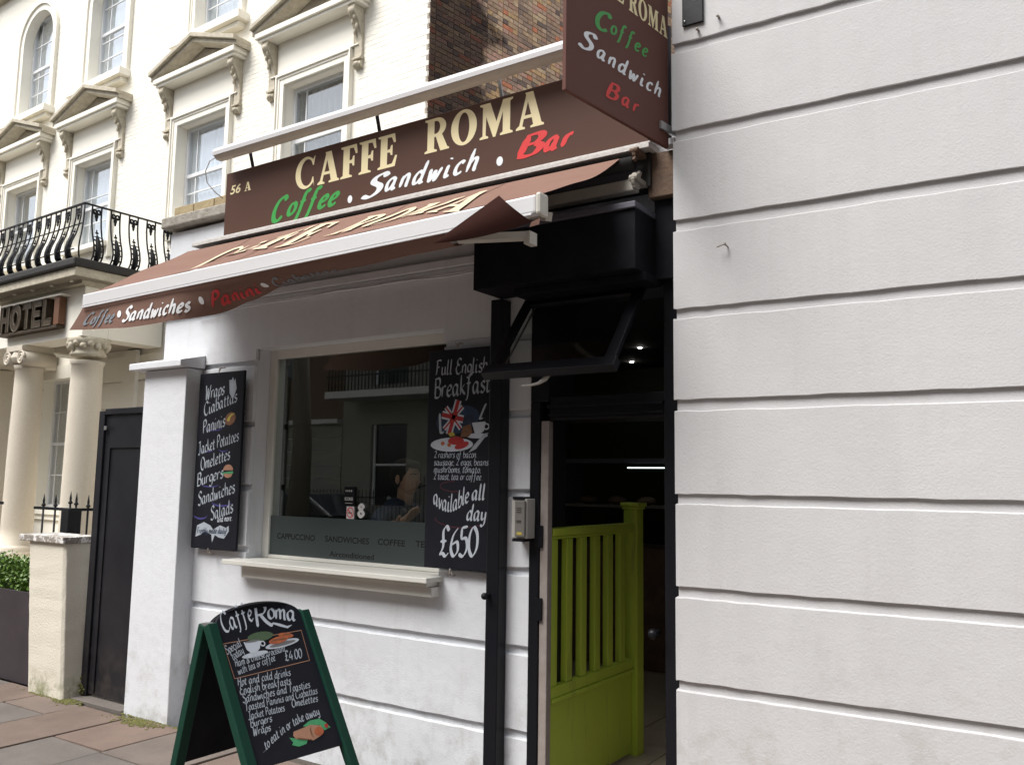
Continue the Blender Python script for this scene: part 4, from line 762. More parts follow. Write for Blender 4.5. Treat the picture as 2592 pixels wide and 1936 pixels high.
for a, b, w_ in (((.155, .72), (.215, .905), .012), ((.105, .83), (.25, .80), .012), ((.12, .75), (.245, .87), .005), ((.13, .87), (.235, .75), .005)):
    dx, dy = b[0] - a[0], b[1] - a[1]; l = math.hypot(dx, dy); nx, ny = -dy / l * w_, dx / l * w_; flat(mb, [[(a[0] - nx, a[1] - ny), (b[0] - nx, b[1] - ny), (b[0] + nx, b[1] + ny), (a[0] + nx, a[1] + ny)]], c2, .0016 + w_ * .01)
put('flag_red', mb, M['chalk_red'], B2)
mb = MB(); flat(mb, [ell(.175, .665, .145, .038, 24)], c2, .0021); flat(mb, [ell(.345, .71, .07, .014, 18)], c2, .0021); flat(mb, [[(.31, .78), (.40, .785), (.39, .735), (.36, .718), (.33, .722)]], c2, .0024); flat(mb, [ell(.405, .758, .02, .018), ell(.405, .758, .013, .011)], c2, .0026); put('plate_and_cup', mb, M['chalk_hi'], B2)
mb = MB(); flat(mb, [[(.29, .62), (.34, .64), (.42, .725), (.39, .72), (.33, .665)]], c2, .0022); put('napkin', mb, M['chalk'], B2)
mb = MB(); flat(mb, [ell(.205, .685, .055, .022, 14)], c2, .0028); flat(mb, [ell(.245, .66, .05, .018, 14, rot=15)], c2, .003); put('bacon', mb, M['chalk_red'], B2)
mb = MB(); flat(mb, [ell(.115, .672, .013, .011)], c2, .0032); flat(mb, [ell(.16, .664, .013, .011)], c2, .0032); put('egg_yolks', mb, M['chalk_orange'], B2)
mb = MB(); flat(mb, [[(.235, .705), (.25, .76), (.30, .775), (.315, .73), (.29, .705)]], c2, .0026); flat(mb, [ell(.20, .695, .04, .015)], c2, .0026); put('toast', mb, M['chalk_brown'], B2)
mb = MB(); flat(mb, [[(.15, .725), (.185, .735), (.20, .715), (.165, .708)]], c2, .003); put('butter', mb, M['chalk_yellow'], B2)
mb = MB(); pen_text(mb, "l", c2, .35, .80, .09, .03, slant=.3, pen=.12, tmin=.03); pen_text(mb, "l", c2, .085, .73, .12, .035, slant=-.1, pen=.12, tmin=.03); tag(put('steam', mb, M['chalk'], B2), kind='stuff')
mb = MB(); flat(mb, [ell(.20, .44, .10, .03, 16, 90, 300) + ell(.20, .44, .095, .025, 16, 90, 300)[::-1]], c2, .0008); flat(mb, [ell(.24, .27, .17, .05, 16, 180, 330) + ell(.24, .27, .165, .045, 16, 180, 330)[::-1]], c2, .0008); tag(put('maroon_flourish', mb, M['chalk_maroon'], B2), kind='stuff')
hookpart(B2, -2.85, 3.747, 2.328, True); hookpart(B2, -2.865, 3.747, 1.143, False)

# ================================================================== A-BOARD
AB = thing('pavement_a_board', 'green framed arched A-board with chalked Caffé Roma menu standing on the pavement', 'A-board', (-3.17, 2.84, 0))
ya, yb = 2.535, 3.135
T = Vector((-3.305, 0, .955)); Bt = Vector((-2.775, 0, 0)); ex = (T - Bt).normalized(); LEN = (T - Bt).length; en = Vector((ex.z, 0, -ex.x))
def ab(u, v, d): p = Bt + ex * v + en * d; return (p.x, ya + u, p.z)   # u along y, v up the slope
W = yb - ya
def abar(u0, u1, v0, v1, d0, d1):
    mb = MB(); vs = [ab(u, v, d) for v in (v0, v1) for d in (d0, d1) for u in (u0, u1)]; mb.add(vs, [(0, 1, 3, 2), (4, 6, 7, 5), (0, 2, 6, 4), (1, 5, 7, 3), (0, 4, 5, 1), (2, 3, 7, 6)]); return mb
for u in (0, W - .05): abar(u, u + .05, 0, LEN, -.02, .02).build('front_leg', M['board_green'], AB, bevel=.004)
loop = [(.051, .445), (W - .051, .43), (W - .051, LEN - .012)] + ell(W / 2, LEN - .012, W / 2 - .051, .088, 22, 0, 180)[1:-1] + [(.051, LEN - .012)]
mb = MB(); mb.prism([loop], lambda u, v, d: ab(u, v, d), -.012, .006); mb.build('front_panel', M['board'], AB)
T2 = Vector((-3.335, 0, .955)); B2_ = Vector((-3.555, 0, 0)); e2 = (T2 - B2_).normalized(); L2 = (T2 - B2_).length; n2 = Vector((-e2.z, 0, e2.x))
def ab2(u, v, d): p = B2_ + e2 * v + n2 * d; return (p.x, ya + u, p.z)
for u in (0, W - .05):
    mb = MB(); vs = [ab2(a, v, d) for v in (0, L2) for d in (-.02, .02) for a in (u, u + .05)]; mb.add(vs, [(0, 1, 3, 2), (4, 6, 7, 5), (0, 2, 6, 4), (1, 5, 7, 3), (0, 4, 5, 1), (2, 3, 7, 6)]); mb.build('back_leg', M['board_green'], AB, bevel=.004)
loop2 = [(.051, .34), (W - .051, .34), (W - .051, L2 - .012)] + ell(W / 2, L2 - .012, W / 2 - .051, .08, 22, 0, 180)[1:-1] + [(.051, L2 - .012)]
mb = MB(); mb.prism([loop2], lambda u, v, d: ab2(u, v, d), -.006, .012); mb.build('back_panel', M['black_soft'], AB)
mb = MB(); mb.box(-3.34, -3.30, ya + .006, ya + .046, .945, .962); mb.build('hinge', M['steel'], AB)
H0 = LEN
put('chalk_lettering', pen_text(MB(), "Caffé", ab, .078, 1.045, .100, .185, slant=.22, pen=.13, tmin=.016, rot=.20, d=.0085, gap=.05), M['chalk_hi'], AB, 'chalk word Caffé')
put('chalk_lettering', pen_text(MB(), "R", ab, .258, 1.046, .118, .098, slant=.10, pen=.13, tmin=.018, rot=.0, d=.0085), M['chalk_hi'], AB, 'large chalk letter R')
put('chalk_lettering', pen_text(MB(), "oma", ab, .340, 1.080, .098, .165, slant=.10, pen=.15, tmin=.018, rot=-.20, d=.0085, gap=.07), M['chalk_hi'], AB, 'chalk letters oma')
mb = MB(); flat(mb, [[(.335, 1.048), (.365, 1.056), (.40, 1.046), (.44, 1.028), (.475, 1.030), (.44, 1.016), (.40, 1.030), (.365, 1.046)]], ab, .0085); put('chalk_swash', mb, M['chalk_hi'], AB)
mb = MB(); flat(mb, [ell(.27, 1.00, .075, .022, 18)], ab, .0075); put('green_glow', mb, M['chalk_dgreen'], AB)
mb = MB(); flat(mb, [[(.166, .987), (.262, .980), (.245, .945), (.222, .930), (.19, .930), (.172, .950)]], ab, .009); flat(mb, [ell(.21, .922, .075, .012, 20, rot=2)], ab, .0083); flat(mb, [ell(.382, .948, .105, .017, 22, rot=3)], ab, .0083); flat(mb, [ell(.268, .965, .015, .014), ell(.268, .965, .009, .008)], ab, .0093); put('cup_and_plates', mb, M['chalk_hi'], AB)
mb = MB(); flat(mb, [ell(.215, .984, .044, .005, 16)], ab, .0094); flat(mb, [ell(.382, .947, .082, .009, 18, rot=3)], ab, .0086); put('cup_shading', mb, M['board_edge'], AB)
mb = MB(); flat(mb, [ell(.365, .968, .060, .016, 18, rot=4)], ab, .0095); flat(mb, [ell(.415, .984, .045, .013, 18, rot=-10)], ab, .0097); put('croissant', mb, M['chalk_orange'], AB)
mb = MB(); flat(mb, [[(.31, .966), (.345, .975), (.40, .972), (.42, .968), (.40, .966), (.345, .969)]], ab, .0101); flat(mb, [[(.39, .988), (.42, .992), (.45, .982), (.42, .985)]], ab, .0103); put('croissant_shading', mb, M['chalk_brown'], AB)
mb = MB(); flat(mb, [[(.060, .997), (.520, .997), (.513, .843), (.066, .833)], [(.063, .994), (.517, .994), (.510, .846), (.069, .836)]], ab, .0072); put('tan_border', mb, M['chalk_tan'], AB)
for s_, u0, v0, wd, rise, sz in (("Special", 0.062, 0.945, 0.095, 0.30, .042), ("today", 0.085, 0.915, 0.072, 0.33, .042), ("Ham & cheese croissant", 0.088, 0.884, 0.30, 0.09, .038), ("with tea or coffee", 0.092, 0.848, 0.222, 0.13, .038), ("£4.00", 0.365, 0.864, 0.105, -0.0, .052),
        ("Hot and cold drinks", 0.072, 0.800, 0.300, -0.02, .040), ("English breakfasts", 0.071, 0.762, 0.288, -0.02, .040), ("Sandwiches and Toasties", 0.073, 0.725, 0.39, -0.015, .040), ("Toasted Paninis and Ciabattas", 0.075, 0.688, 0.42, -0.01, .038),
        ("Jacket Potatoes", 0.077, 0.650, 0.203, -0.02, .038), ("Omelettes", 0.325, 0.652, 0.158, -0.02, .038), ("Burgers", 0.077, 0.616, 0.118, 0.0, .038), ("Wraps", 0.078, 0.580, 0.097, 0.0, .038)):
    put('chalk_lettering', pen_text(MB(), s_, ab, u0, v0, sz, wd, slant=.22, pen=.13, tmin=.034, rot=rise, d=.0085, gap=.07), M['chalk'], AB, 'chalk line ' + s_)
put('chalk_lettering', pen_text(MB(), "...to eat in or take away", ab, .105, .500, .045, .375, slant=.22, pen=.14, tmin=.034, rot=.24, d=.0085, gap=.07, curve=lambda t: .022 * math.sin(math.pi * t)), M['chalk'], AB, 'chalk line to eat in or take away')
mb = MB(); flat(mb, [[(.262, .529), (.275, .505), (.265, .495), (.30, .480), (.345, .482), (.36, .498), (.32, .510)]], ab, .0076); flat(mb, [[(.355, .560), (.40, .575), (.46, .572), (.49, .548), (.51, .52), (.47, .515), (.45, .545), (.38, .550)]], ab, .0076); put('lettuce', mb, M['chalk_green'], AB)
mb = MB(); flat(mb, [[(.293, .548), (.40, .556), (.455, .540), (.465, .515), (.44, .497), (.389, .487), (.295, .515), (.285, .532)]], ab, .0085); put('wrap_roll', mb, M['chalk_tan'], AB)
mb = MB(); flat(mb, [[(.40, .552), (.385, .535), (.385, .51), (.40, .492), (.392, .51), (.392, .535)]], ab, .0095); flat(mb, [[(.30, .520), (.38, .494), (.38, .489), (.31, .510)]], ab, .0095); put('wrap_shading', mb, M['chalk_brown'], AB)
mb = MB(); flat(mb, [ell(.435, .518, .028, .020)], ab, .0092); put('wrap_filling', mb, M['chalk_orange'], AB); mb = MB(); flat(mb, [ell(.487, .532, .011, .010)], ab, .0095); put('tomato', mb, M['chalk_red'], AB)

# ================================================================== CAFE INTERIOR
mb = MB(); mb.box(-5.30, -1.49, 4.061, 9.2, -.06, .02); fl = mb.build('cafe_floor', M['tile'], None, kind='structure')
for i in range(10):
    for j in range(6):
        mb = MB(); x = -1.50 - i * .34; y = 4.07 + j * .34; mb.box(x - .335, x - .005, y, y + .335, .021, .03); mb.build('floor_tile', M['tile'], fl, world=False)
IN = thing('cafe_interior', 'dim olive green room seen through the cafe doorway and window', 'room', (-3.4, 6, 0))
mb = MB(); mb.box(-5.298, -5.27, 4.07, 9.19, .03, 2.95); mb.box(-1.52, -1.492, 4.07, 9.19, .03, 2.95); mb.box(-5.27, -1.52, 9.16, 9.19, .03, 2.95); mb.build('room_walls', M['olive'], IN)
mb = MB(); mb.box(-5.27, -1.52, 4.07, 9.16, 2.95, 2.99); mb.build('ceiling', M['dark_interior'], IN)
for (x, y, r) in ((-3.64, 7.72, .016), (-4.15, 8.59, .016), (-3.45, 4.45, .06)): mb = MB(); mb.lathe([(r, 2.948), (r, 2.94)], x, y, 14); mb.build('downlight_or_fill', M['lamp'], IN)  # largest one, near the window, is an added unseen lamp lighting the person
mb = MB(); mb.box(-3.2, -2.96, 4.30, 4.33, 1.45, 1.7); 
CN = thing('display_counter', 'dark glazed food counter with a thin lit strip deep inside the cafe', 'counter', (-3.2, 7.2, 0))
mb = MB(); mb.box(-4.3, -1.9, 7.05, 7.7, .03, 1.05); mb.build('base', M['wood'], CN); mb = MB(); mb.box(-4.3, -1.9, 7.1, 7.7, 1.80, 1.84); mb.box(-4.3, -4.26, 7.1, 7.7, 1.05, 1.8); mb.build('glass_case_frame', M['bluegrey'], CN)
mb = MB(); mb.box(-4.25, -1.9, 7.1, 7.6, 1.4, 1.42); mb.build('shelf', M['key_grey'], CN); mb = MB(); mb.box(-3.47, -2.3, 7.09, 7.098, 1.752, 1.76); mb.build('strip_light', M['strip'], CN)
for k in range(7):
    mb = MB(); x = -4.0 + k * .3; mb.sphere((x, 7.35, 1.46), .09, 10, 6, (1, 1, .45)); mb.build('bread_roll', M['wood'], CN)
LGt = thing('lime_green_gate', 'lime green wooden balustrade with square post just inside the cafe door', 'gate', (-2.34, 4.45, 0))
gx = -2.335
def gb(nm, y0, y1, z0, z1, w_=.02): mb = MB(); mb.box(gx - w_, gx + w_, y0, y1, z0, z1); return mb.build(nm, M['lime'], LGt, bevel=.004)
gb('top_rail', 3.86, 4.80, 1.335, 1.375, .03); gb('rail_moulding', 3.86, 4.80, 1.318, 1.334, .022); gb('bottom_rail', 3.86, 4.80, .53, .585, .024); gb('rail_moulding', 3.86, 4.80, .508, .529, .032); gb('solid_panel', 3.86, 4.80, .05, .507, .012)
for k in range(6): gb('baluster', 3.865 + k * .156, 3.865 + k * .156 + .062, .586, 1.317, .018)
mb = MB(); mb.box(gx - .045, gx + .045, 4.81, 4.90, .03, 1.455); mb.build('post', M['lime'], LGt, bevel=.004); mb = MB(); mb.box(gx - .062, gx + .062, 4.793, 4.918, 1.474, 1.496); mb.box(gx - .054, gx + .054, 4.801, 4.91, 1.456, 1.473); mb.build('post_cap', M['lime'], LGt, bevel=.005)
# picture frames on the far wall, chair
for k, (x, z) in enumerate(((-2.9, 1.9), (-3.5, 1.85))):
    o = thing('picture_frame', ('dark framed picture on the back wall, nearer the counter end', 'dark framed picture on the back wall, further left')[k], 'picture', (x, 9.15, z), 0, 'pictures on the back wall'); mb = MB(); mb.box(x - .2, x + .2, 9.12, 9.155, z - .25, z + .25); mb.build('frame', M['wood'], o); mb = MB(); mb.box(x - .16, x + .16, 9.115, 9.119, z - .2, z + .2); mb.build('print', M['key_grey'], o)

# person behind the glass (bust, arm and hand raised), profile facing right
PR = thing('person', 'dark haired person in navy with a pale collar leaning by the window inside the cafe', 'person', (-3.66, 4.2, .03))
def skin(name, verts, edges, radii, m, par, root=0, sub=2):
    inv = FR['person'].inverted() if 'person' in FR else Matrix(); me = bpy.data.meshes.new(name); me.from_pydata([tuple(inv @ Vector(v)) for v in verts], edges, []); me.materials.append(m)
    o = bpy.data.objects.new(name, me); col.objects.link(o); o.parent = par; md = o.modifiers.new('skin', 'SKIN'); md.use_smooth_shade = True
    for i, r in enumerate(radii):
        sv = me.skin_vertices[0].data[i]; sv.radius = r if isinstance(r, tuple) else (r, r); sv.use_root = (i == root)
    s2 = o.modifiers.new('sub', 'SUBSURF'); s2.levels = sub; s2.render_levels = sub; return o
px, py = -3.66, 4.20
V_ = [(px, py, .92), (px, py, 1.12), (px + .01, py, 1.32), (px + .03, py, 1.42), (px + .055, py - .005, 1.50), (px + .02, py - .19, 1.38), (px + .08, py - .22, 1.16), (px + .13, py - .15, 1.33), (px + .02, py + .19, 1.38), (px + .04, py + .23, 1.12), (px + .14, py + .16, .95),
      (px, py - .1, .88), (px + .02, py - .11, .5), (px, py - .11, .08), (px, py + .1, .88), (px - .02, py + .11, .5), (px - .03, py + .11, .08), (px + .12, py - .12, .05), (px + .10, py + .12, .05)]
E__ = [(0, 1), (1, 2), (2, 3), (3, 4), (3, 5), (5, 6), (6, 7), (3, 8), (8, 9), (9, 10), (0, 11), (11, 12), (12, 13), (0, 14), (14, 15), (15, 16), (13, 17), (16, 18)]
skin('jacket_and_body', V_, E__, [(.12, .16), (.12, .16), (.13, .18), (.09, .10), .055, .065, .05, .038, .065, .05, .04, .09, .065, .05, .09, .065, .05, .035, .035], M['shirt'], PR)
mb = MB(); hc = (px + .085, py - .01, 1.625); n_, m_ = 20, 16; vs = []
for i in range(m_ + 1):
    t = math.pi * i / m_
    for k in range(n_):
        a = 2 * math.pi * k / n_; dx, dy, dz = math.sin(t) * math.cos(a), math.sin(t) * math.sin(a), math.cos(t)
        x, y, z = dx * .088, dy * .068, dz * .110
        if dz < 0: x *= 1 - .18 * (-dz); y *= 1 - .25 * (-dz); x += .018 * (-dz)
        if dx > .55 and abs(dy) < .45: 
            x += .030 * math.exp(-((dz + .16) / .14) ** 2) * math.exp(-(dy / .18) ** 2); x += .008 * math.exp(-((dz + .50) / .10) ** 2) * math.exp(-(dy / .3) ** 2); x -= .008 * math.exp(-((dz - .12) / .1) ** 2); x += .006 * math.exp(-((dz + .78) / .12) ** 2)
        vs.append((hc[0] + x, hc[1] + y, hc[2] + z))
mb.add(vs, [(i * n_ + k, (i + 1) * n_ + k, (i + 1) * n_ + (k + 1) % n_, i * n_ + (k + 1) % n_) for i in range(m_) for k in range(n_)], True)
mb.tube([(px + .06, py, 1.46), (px + .07, py, 1.56)], .052, 14); mb.sphere((hc[0] - .012, hc[1] - .076, hc[2] - .01), .026, 10, 8, (.7, .35, 1.15)); hd = mb.build('head', M['skin'], PR)
mb = MB(); mb.sphere((hc[0] - .026, hc[1], hc[2] + .026), .100, 18, 12, (.98, .80, .98)); mb.sphere((hc[0] + .026, hc[1], hc[2] + .080), .058, 12, 8, (1.15, 1, .55)); mb.build('hair', M['hair'], PR)
mb = MB(); mb.sphere((hc[0] + .070, hc[1] - .032, hc[2] + .006), .009, 8, 6, (.8, .5, .45)); mb.sphere((hc[0] + .070, hc[1] + .032, hc[2] + .006), .009, 8, 6, (.8, .5, .45)); mb.tube([(hc[0] + .062, hc[1] - .045, hc[2] + .022), (hc[0] + .080, hc[1] - .030, hc[2] + .026), (hc[0] + .086, hc[1] - .014, hc[2] + .022)], .003, 5); mb.build('eyes_and_brows', M['hair'], hd)
mb = MB(); mb.tube([(px - .03, py - .05, 1.50), (px + .05, py - .085, 1.455), (px + .12, py - .05, 1.42)], [.012, .02, .01], 8); mb.build('collar', M['collar'], PR)
hx, hy, hz = px + .14, py - .15, 1.335
skin('hand', [(hx - .02, hy, hz - .01), (hx + .05, hy, hz + .035), (hx + .085, hy - .015, hz + .06), (hx + .12, hy - .02, hz + .095), (hx + .145, hy - .02, hz + .11), (hx + .09, hy, hz + .065), (hx + .13, hy + .002, hz + .105), (hx + .158, hy + .004, hz + .118), (hx + .09, hy + .015, hz + .06), (hx + .13, hy + .022, hz + .095), (hx + .15, hy + .026, hz + .108), (hx + .085, hy + .03, hz + .05), (hx + .12, hy + .04, hz + .08), (hx + .135, hy + .044, hz + .09), (hx + .03, hy - .035, hz + .035), (hx + .06, hy - .05, hz + .065)],
     [(0, 1), (1, 2), (2, 3), (3, 4), (1, 5), (5, 6), (6, 7), (1, 8), (8, 9), (9, 10), (1, 11), (11, 12), (12, 13), (0, 14), (14, 15)], [(.026, .03), (.02, .038), .011, .009, .008, .011, .010, .008, .011, .009, .008, .010, .008, .007, .012, .009], M['skin'], PR)

# ================================================================== SIDE GATE, CREAM PIER, PLANTER, RAILINGS
GT = thing('black_side_gate', 'tall plain black steel gate between the white pier and the low cream pier', 'gate', (-5.95, 3.76, 0))
mb = MB(); mb.box(-6.275, -6.20, 3.745, 3.80, 0, 2.10); mb.build('frame_post', M['gate_black'], GT, bevel=.004); mb = MB(); mb.box(-6.2, -5.605, 3.745, 3.80, 2.07, 2.115); mb.build('frame_head', M['gate_black'], GT, bevel=.004)
mb = MB(); mb.box(-6.198, -5.61, 3.762, 3.79, .03, 2.068); mb.build('leaf', M['gate_black'], GT); mb = MB(); mb.box(-6.145, -6.115, 3.752, 3.761, .05, 1.82); mb.box(-6.145, -5.61, 3.752, 3.761, 1.82, 1.85); mb.build('leaf_moulding', M['gate_black'], GT)
mb = MB(); mb.box(-6.19, -6.16, 3.738, 3.745, 1.955, 1.985); mb.build('hinge', M['steel'], GT); mb = MB(); mb.sphere((-5.63, 3.742, 1.05), .012, 8, 6); mb.build('latch', M['steel'], GT)
CP = thing('cream_gate_pier', 'short cream rendered pier with a peeling flat cap beside the black gate', 'pier', (-6.6, 3.72, 0))
mb = MB(); a = .012; vs = []
NZ = 16
for i in range(NZ + 1):
    z = 1.105 * i / NZ; o_ = .10 * (1 - i / NZ)
    q = lambda: random.uniform(-.0015, .0015)
    vs += [(-6.86 + .14 * (1 - i / NZ) + q(), 3.60 + q(), z), (-6.385 + o_ + q(), 3.60 + q(), z), (-6.36 + o_ + q(), 3.615 + q(), z), (-6.36 + o_ * 1.0 + q(), 3.86 + q(), z), (-6.86 + .14 * (1 - i / NZ) + q(), 3.86 + q(), z)]
mb.add(vs, [(5 * i + k, 5 * i + (k + 1) % 5, 5 * i + 5 + (k + 1) % 5, 5 * i + 5 + k) for i in range(NZ) for k in range(5)], False); mb.build('shaft', M['cream_pier'], CP, bevel=.006)
mb = MB(); mb.box(-6.97, -6.345, 3.575, 3.88, 1.107, 1.155); mb.build('cap', M['peel'], CP, bevel=.006)
PLt = thing('dark_planter', 'dark panelled planter trough at the left edge of the pavement', 'planter', (-8, 3.9, 0))
mb = MB(); mb.box(-11, -6.80, 3.70, 3.725, 0, .69); mb.box(-11, -6.8, 4.15, 4.18, 0, .69); mb.box(-6.825, -6.80, 3.726, 4.149, 0, .69); mb.build('side_panels', M['planter'], PLt); mb = MB(); mb.box(-10.99, -6.83, 3.73, 4.14, .3, .62); mb.build('soil', M['bark'], PLt)
HG = thing('clipped_hedge', 'bright green small-leaved hedge growing in the dark planter', 'hedge', (-8, 3.95, .65))
mb = MB()
for _ in range(9000):
    x = random.uniform(-9.6, -6.84); y = random.uniform(3.72, 4.16); z = .62 + .30 * random.random() ** .6 + .015 * math.sin(x * 9)
    if random.random() < .5: y = 3.73 + random.random() * .05
    r = random.uniform(.010, .020); d1 = Vector((random.uniform(-1, 1), random.uniform(-1, .4), random.uniform(-.3, 1))).normalized(); d2 = d1.orthogonal().normalized(); d2.rotate(Matrix.Rotation(random.random() * 6.3, 3, d1)); d3 = d1.cross(d2); p = Vector((x, y, z))
    mb.add([p - d2 * r, p + d3 * r * .55, p + d2 * r, p - d3 * r * .55], [(0, 1, 2, 3)])
mb.build('foliage', M['leaf'], HG, fixn=False, kind='stuff'); mb = MB()
for k in range(26): x = -6.95 - k * .1; mb.tube([(x, 3.93, .6), (x + random.uniform(-.04, .04), 3.93, .85)], .008, 5)
mb.build('stems', M['bark'], HG)
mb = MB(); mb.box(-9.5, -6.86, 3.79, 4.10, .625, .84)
mb.build('inner_shade_block', mat('hedge_inner_shade', (.018, .03, .008), .9), HG)  # solid dark block, paints the shade between the hedge leaves
def spear_mesh(h, th=.009):
    mb = MB(); mb.tube([(0, 0, 0), (0, 0, h - .11)], th, 6); mb.sphere((0, 0, h - .108), .021, 8, 5, (1, 1, .6)); mb.add([(.016, 0, h - .09), (0, .010, h - .09), (-.016, 0, h - .09), (0, -.010, h - .09), (.021, 0, h - .07), (0, .012, h - .07), (-.021, 0, h - .07), (0, -.012, h - .07), (0, 0, h)],
        [(0, 1, 5, 4), (1, 2, 6, 5), (2, 3, 7, 6), (3, 0, 4, 7), (4, 5, 8), (5, 6, 8), (6, 7, 8), (7, 4, 8)])
    mb.tube([(0, 0, h - .11), (0, 0, h - .09)], .012, 6); return mb
RL = thing('spear_railing', 'black spear-topped railing around the corner post behind the low cream pier', 'railing', (-7.5, 4.3, .05), 0, 'spear railings in front of the hotel')
sm = spear_mesh(1.40); me_s = sm.data('spear_bar'); me_s.materials.append(M['black_iron'])
for x in (-8.0, -7.80): inst('spear_bar', me_s, RL, (x + 7.5, 0, 0))
for k in range(9): inst('spear_bar', me_s, RL, (.02, .12 + k * .135, 0))
mb = MB(); mb.box(-7.595, -7.47, 4.24, 4.36, .05, 1.325); mb.build('corner_post', M['black_iron'], RL, bevel=.005)
inst('spear_bar', me_s, RL, (-.06, 0, .03)); inst('spear_bar', me_s, RL, (0, 0.02, .02))
mb = MB(); mb.box(-8.15, -7.596, 4.29, 4.315, 1.30, 1.325); mb.build('top_rail', M['black_iron'], RL); mb = MB(); mb.box(-7.49, -7.465, 4.361, 5.8, 1.30, 1.325); mb.build('top_rail', M['black_iron'], RL)
RL2 = thing('spear_railing', 'black spear-topped railing end cut by the left edge of the photo', 'railing', (-9.4, 4.9, .05), 0, 'spear railings in front of the hotel')
for k in range(5): inst('spear_bar', me_s, RL2, (-k * .14 - .73, 0, .0))
mb = MB(); mb.box(-10.20, -10.11, 4.86, 4.94, .05, 1.33); mb.build('end_post', M['black_iron'], RL2); mb = MB(); mb.box(-10.9, -9.95, 4.89, 4.91, 1.29, 1.32); mb.build('top_rail', M['black_iron'], RL2)

# ================================================================== HOTEL BUILDING
HO = thing('cream_hotel_building', 'cream painted brick hotel with pedimented windows, behind and left of the cafe', 'building', (-6.9, 8.6, 0), rad(-2.06))
cu_ = -.28   # right-hand corner
W4s = [(-2.56, .67), (-5.36, .68), (-8.80, .66), (-11.63, .67)]
ZS, ZH = 5.95, 7.69
holes = [(c - h, c + h, ZS, ZH) for c, h in W4s]
ups = [(-11.45, .63, True), (-8.62, .63, True), (-5.1, .62, False), (-2.3, .62, False)]
holes += [(c - h, c + h, 9.22, 11.55 if ar else 11.1) for c, h, ar in ups]
gw = (-10.1, -8.72, 1.0, 3.46); holes.append(gw)
mb = MB(); wall_cells(mb, -17, cu_, -.1, 15, 0, .35, holes); wl = mb.build('wall', M['cream'], HO, world=False)
# painted bricks
def inholes(u0, u1, z0, z1, m_=.19):
    for a, b, c_, d_ in holes:
        if u1 > a - m_ and u0 < b + m_ and z1 > c_ - .1 and z0 < d_ + m_: return True
    return False
bsh = MB(); bsh.add([(0, 0, 0), (.213, 0, 0), (.213, 0, .063), (0, 0, .063), (-.006, .0030, -.005), (.219, .0030, -.005), (.219, .0030, .068), (-.006, .0030, .068)], [(0, 1, 2, 3), (4, 5, 1, 0), (5, 6, 2, 1), (6, 7, 3, 2), (7, 4, 0, 3)])
me_b = bsh.data('painted_brick'); me_b.materials.append(M['cream']); cand = []
for r in range(int((14.5 - 3.9) / .075)):
    z = 3.9 + r * .075; u = cu_ - .215 - (r % 2) * .1125
    while u > -14.5:
        if not inholes(u, u + .215, z, z + .065): cand.append((u, z))
        u -= .225
near = sorted([c for c in cand if c[0] > -1.9 and 6.4 < c[1] < 8.9] + [c for c in cand if c[0] <= -1.9 and 6.4 < c[1] < 8.6 and c[0] > -4.6], key=lambda c: abs(c[0]) + abs(c[1] - 7) * .8)[:298]; ns = set(near)
for u, z in near: inst('painted_brick', me_b, HO, (u, -.0022 - random.random() * .0015, z), (0, random.uniform(-.008, .008), random.uniform(-.006, .006)))
mb = MB()
for u, z in cand:
    if (u, z) in ns: continue
    y = -.0022 - random.random() * .0015; j = random.uniform(-.003, .003); s1 = random.uniform(-.0016, .0016)
    mb.add([(u, y, z + s1), (u + .213, y, z - s1), (u + .213, y, z + .063 - s1), (u, y, z + .063 + s1), (u - .006, y + .0030, z - .005), (u + .219, y + .0030, z - .005), (u + .219, y + .0030, z + .068), (u - .006, y + .0030, z + .068)], [(0, 1, 2, 3), (4, 5, 1, 0), (5, 6, 2, 1), (6, 7, 3, 2), (7, 4, 0, 3)])
mb.build('painted_brickwork', M['cream'], HO, world=False, kind='stuff', fixn=False)
# windows
def sash(u0, u1, z0, z1, cols, rows, par, curtain, y=.16, arched=False, open_=0):
    fr = MB(); t = .055
    fr.box(u0, u0 + t, y, y + .09, z0, z1); fr.box(u1 - t, u1, y, y + .09, z0, z1); fr.box(u0 + t, u1 - t, y, y + .09, z1 - t, z1); fr.box(u0 + t, u1 - t, y, y + .09, z0, z0 + .07)
    zm = (z0 + z1) / 2; fr.box(u0 + t, u1 - t, y + .01, y + .07, zm - .03, zm + .03); f = fr.build('window_frame', M['white_frame'], par, world=False)
    gb_ = MB()
    for fx in cols: uu = u0 + t + (u1 - u0 - 2 * t) * fx; gb_.box(uu - .011, uu + .011, y + .03, y + .05, z0 + .07, zm - .03); gb_.box(uu - .011, uu + .011, y + .03, y + .05, zm + .03, z1 - t)
    for fz in rows: zz = z0 + .07 + (z1 - z0 - .07 - t) * fz; gb_.box(u0 + t, u1 - t, y + .027, y + .053, zz - .011, zz + .011)
    gb_.build('glazing_bars', M['white_frame'], f, world=False)
    g_ = MB(); g_.box(u0 + t, u1 - t, y + .038, y + .042, z0 + .05, z1 - t); g_.build('pane', M['glass_hotel'], f, world=False)
    c_ = MB(); n_ = 60; vs = []
    for i in range(n_ + 1):
        x = u0 + (u1 - u0) * i / n_; yy = y + .10 + .022 * math.sin(i * 1.1) + .012 * math.sin(i * 2.3 + 1); vs += [(x, yy, z0), (x, yy + .01, z1)]
    c_.add(vs, [(2 * i, 2 * i + 2, 2 * i + 3, 2 * i + 1) for i in range(n_)], True); c_.build('net_curtain', curtain, f, world=False, fixn=False); return f
mb = MB(); mb.box(-17, cu_, .55, .6, 0, 15); mb.build('room_backing', M['dark_interior'], HO, world=False)
def wmould(prof, path, closed=False): pass
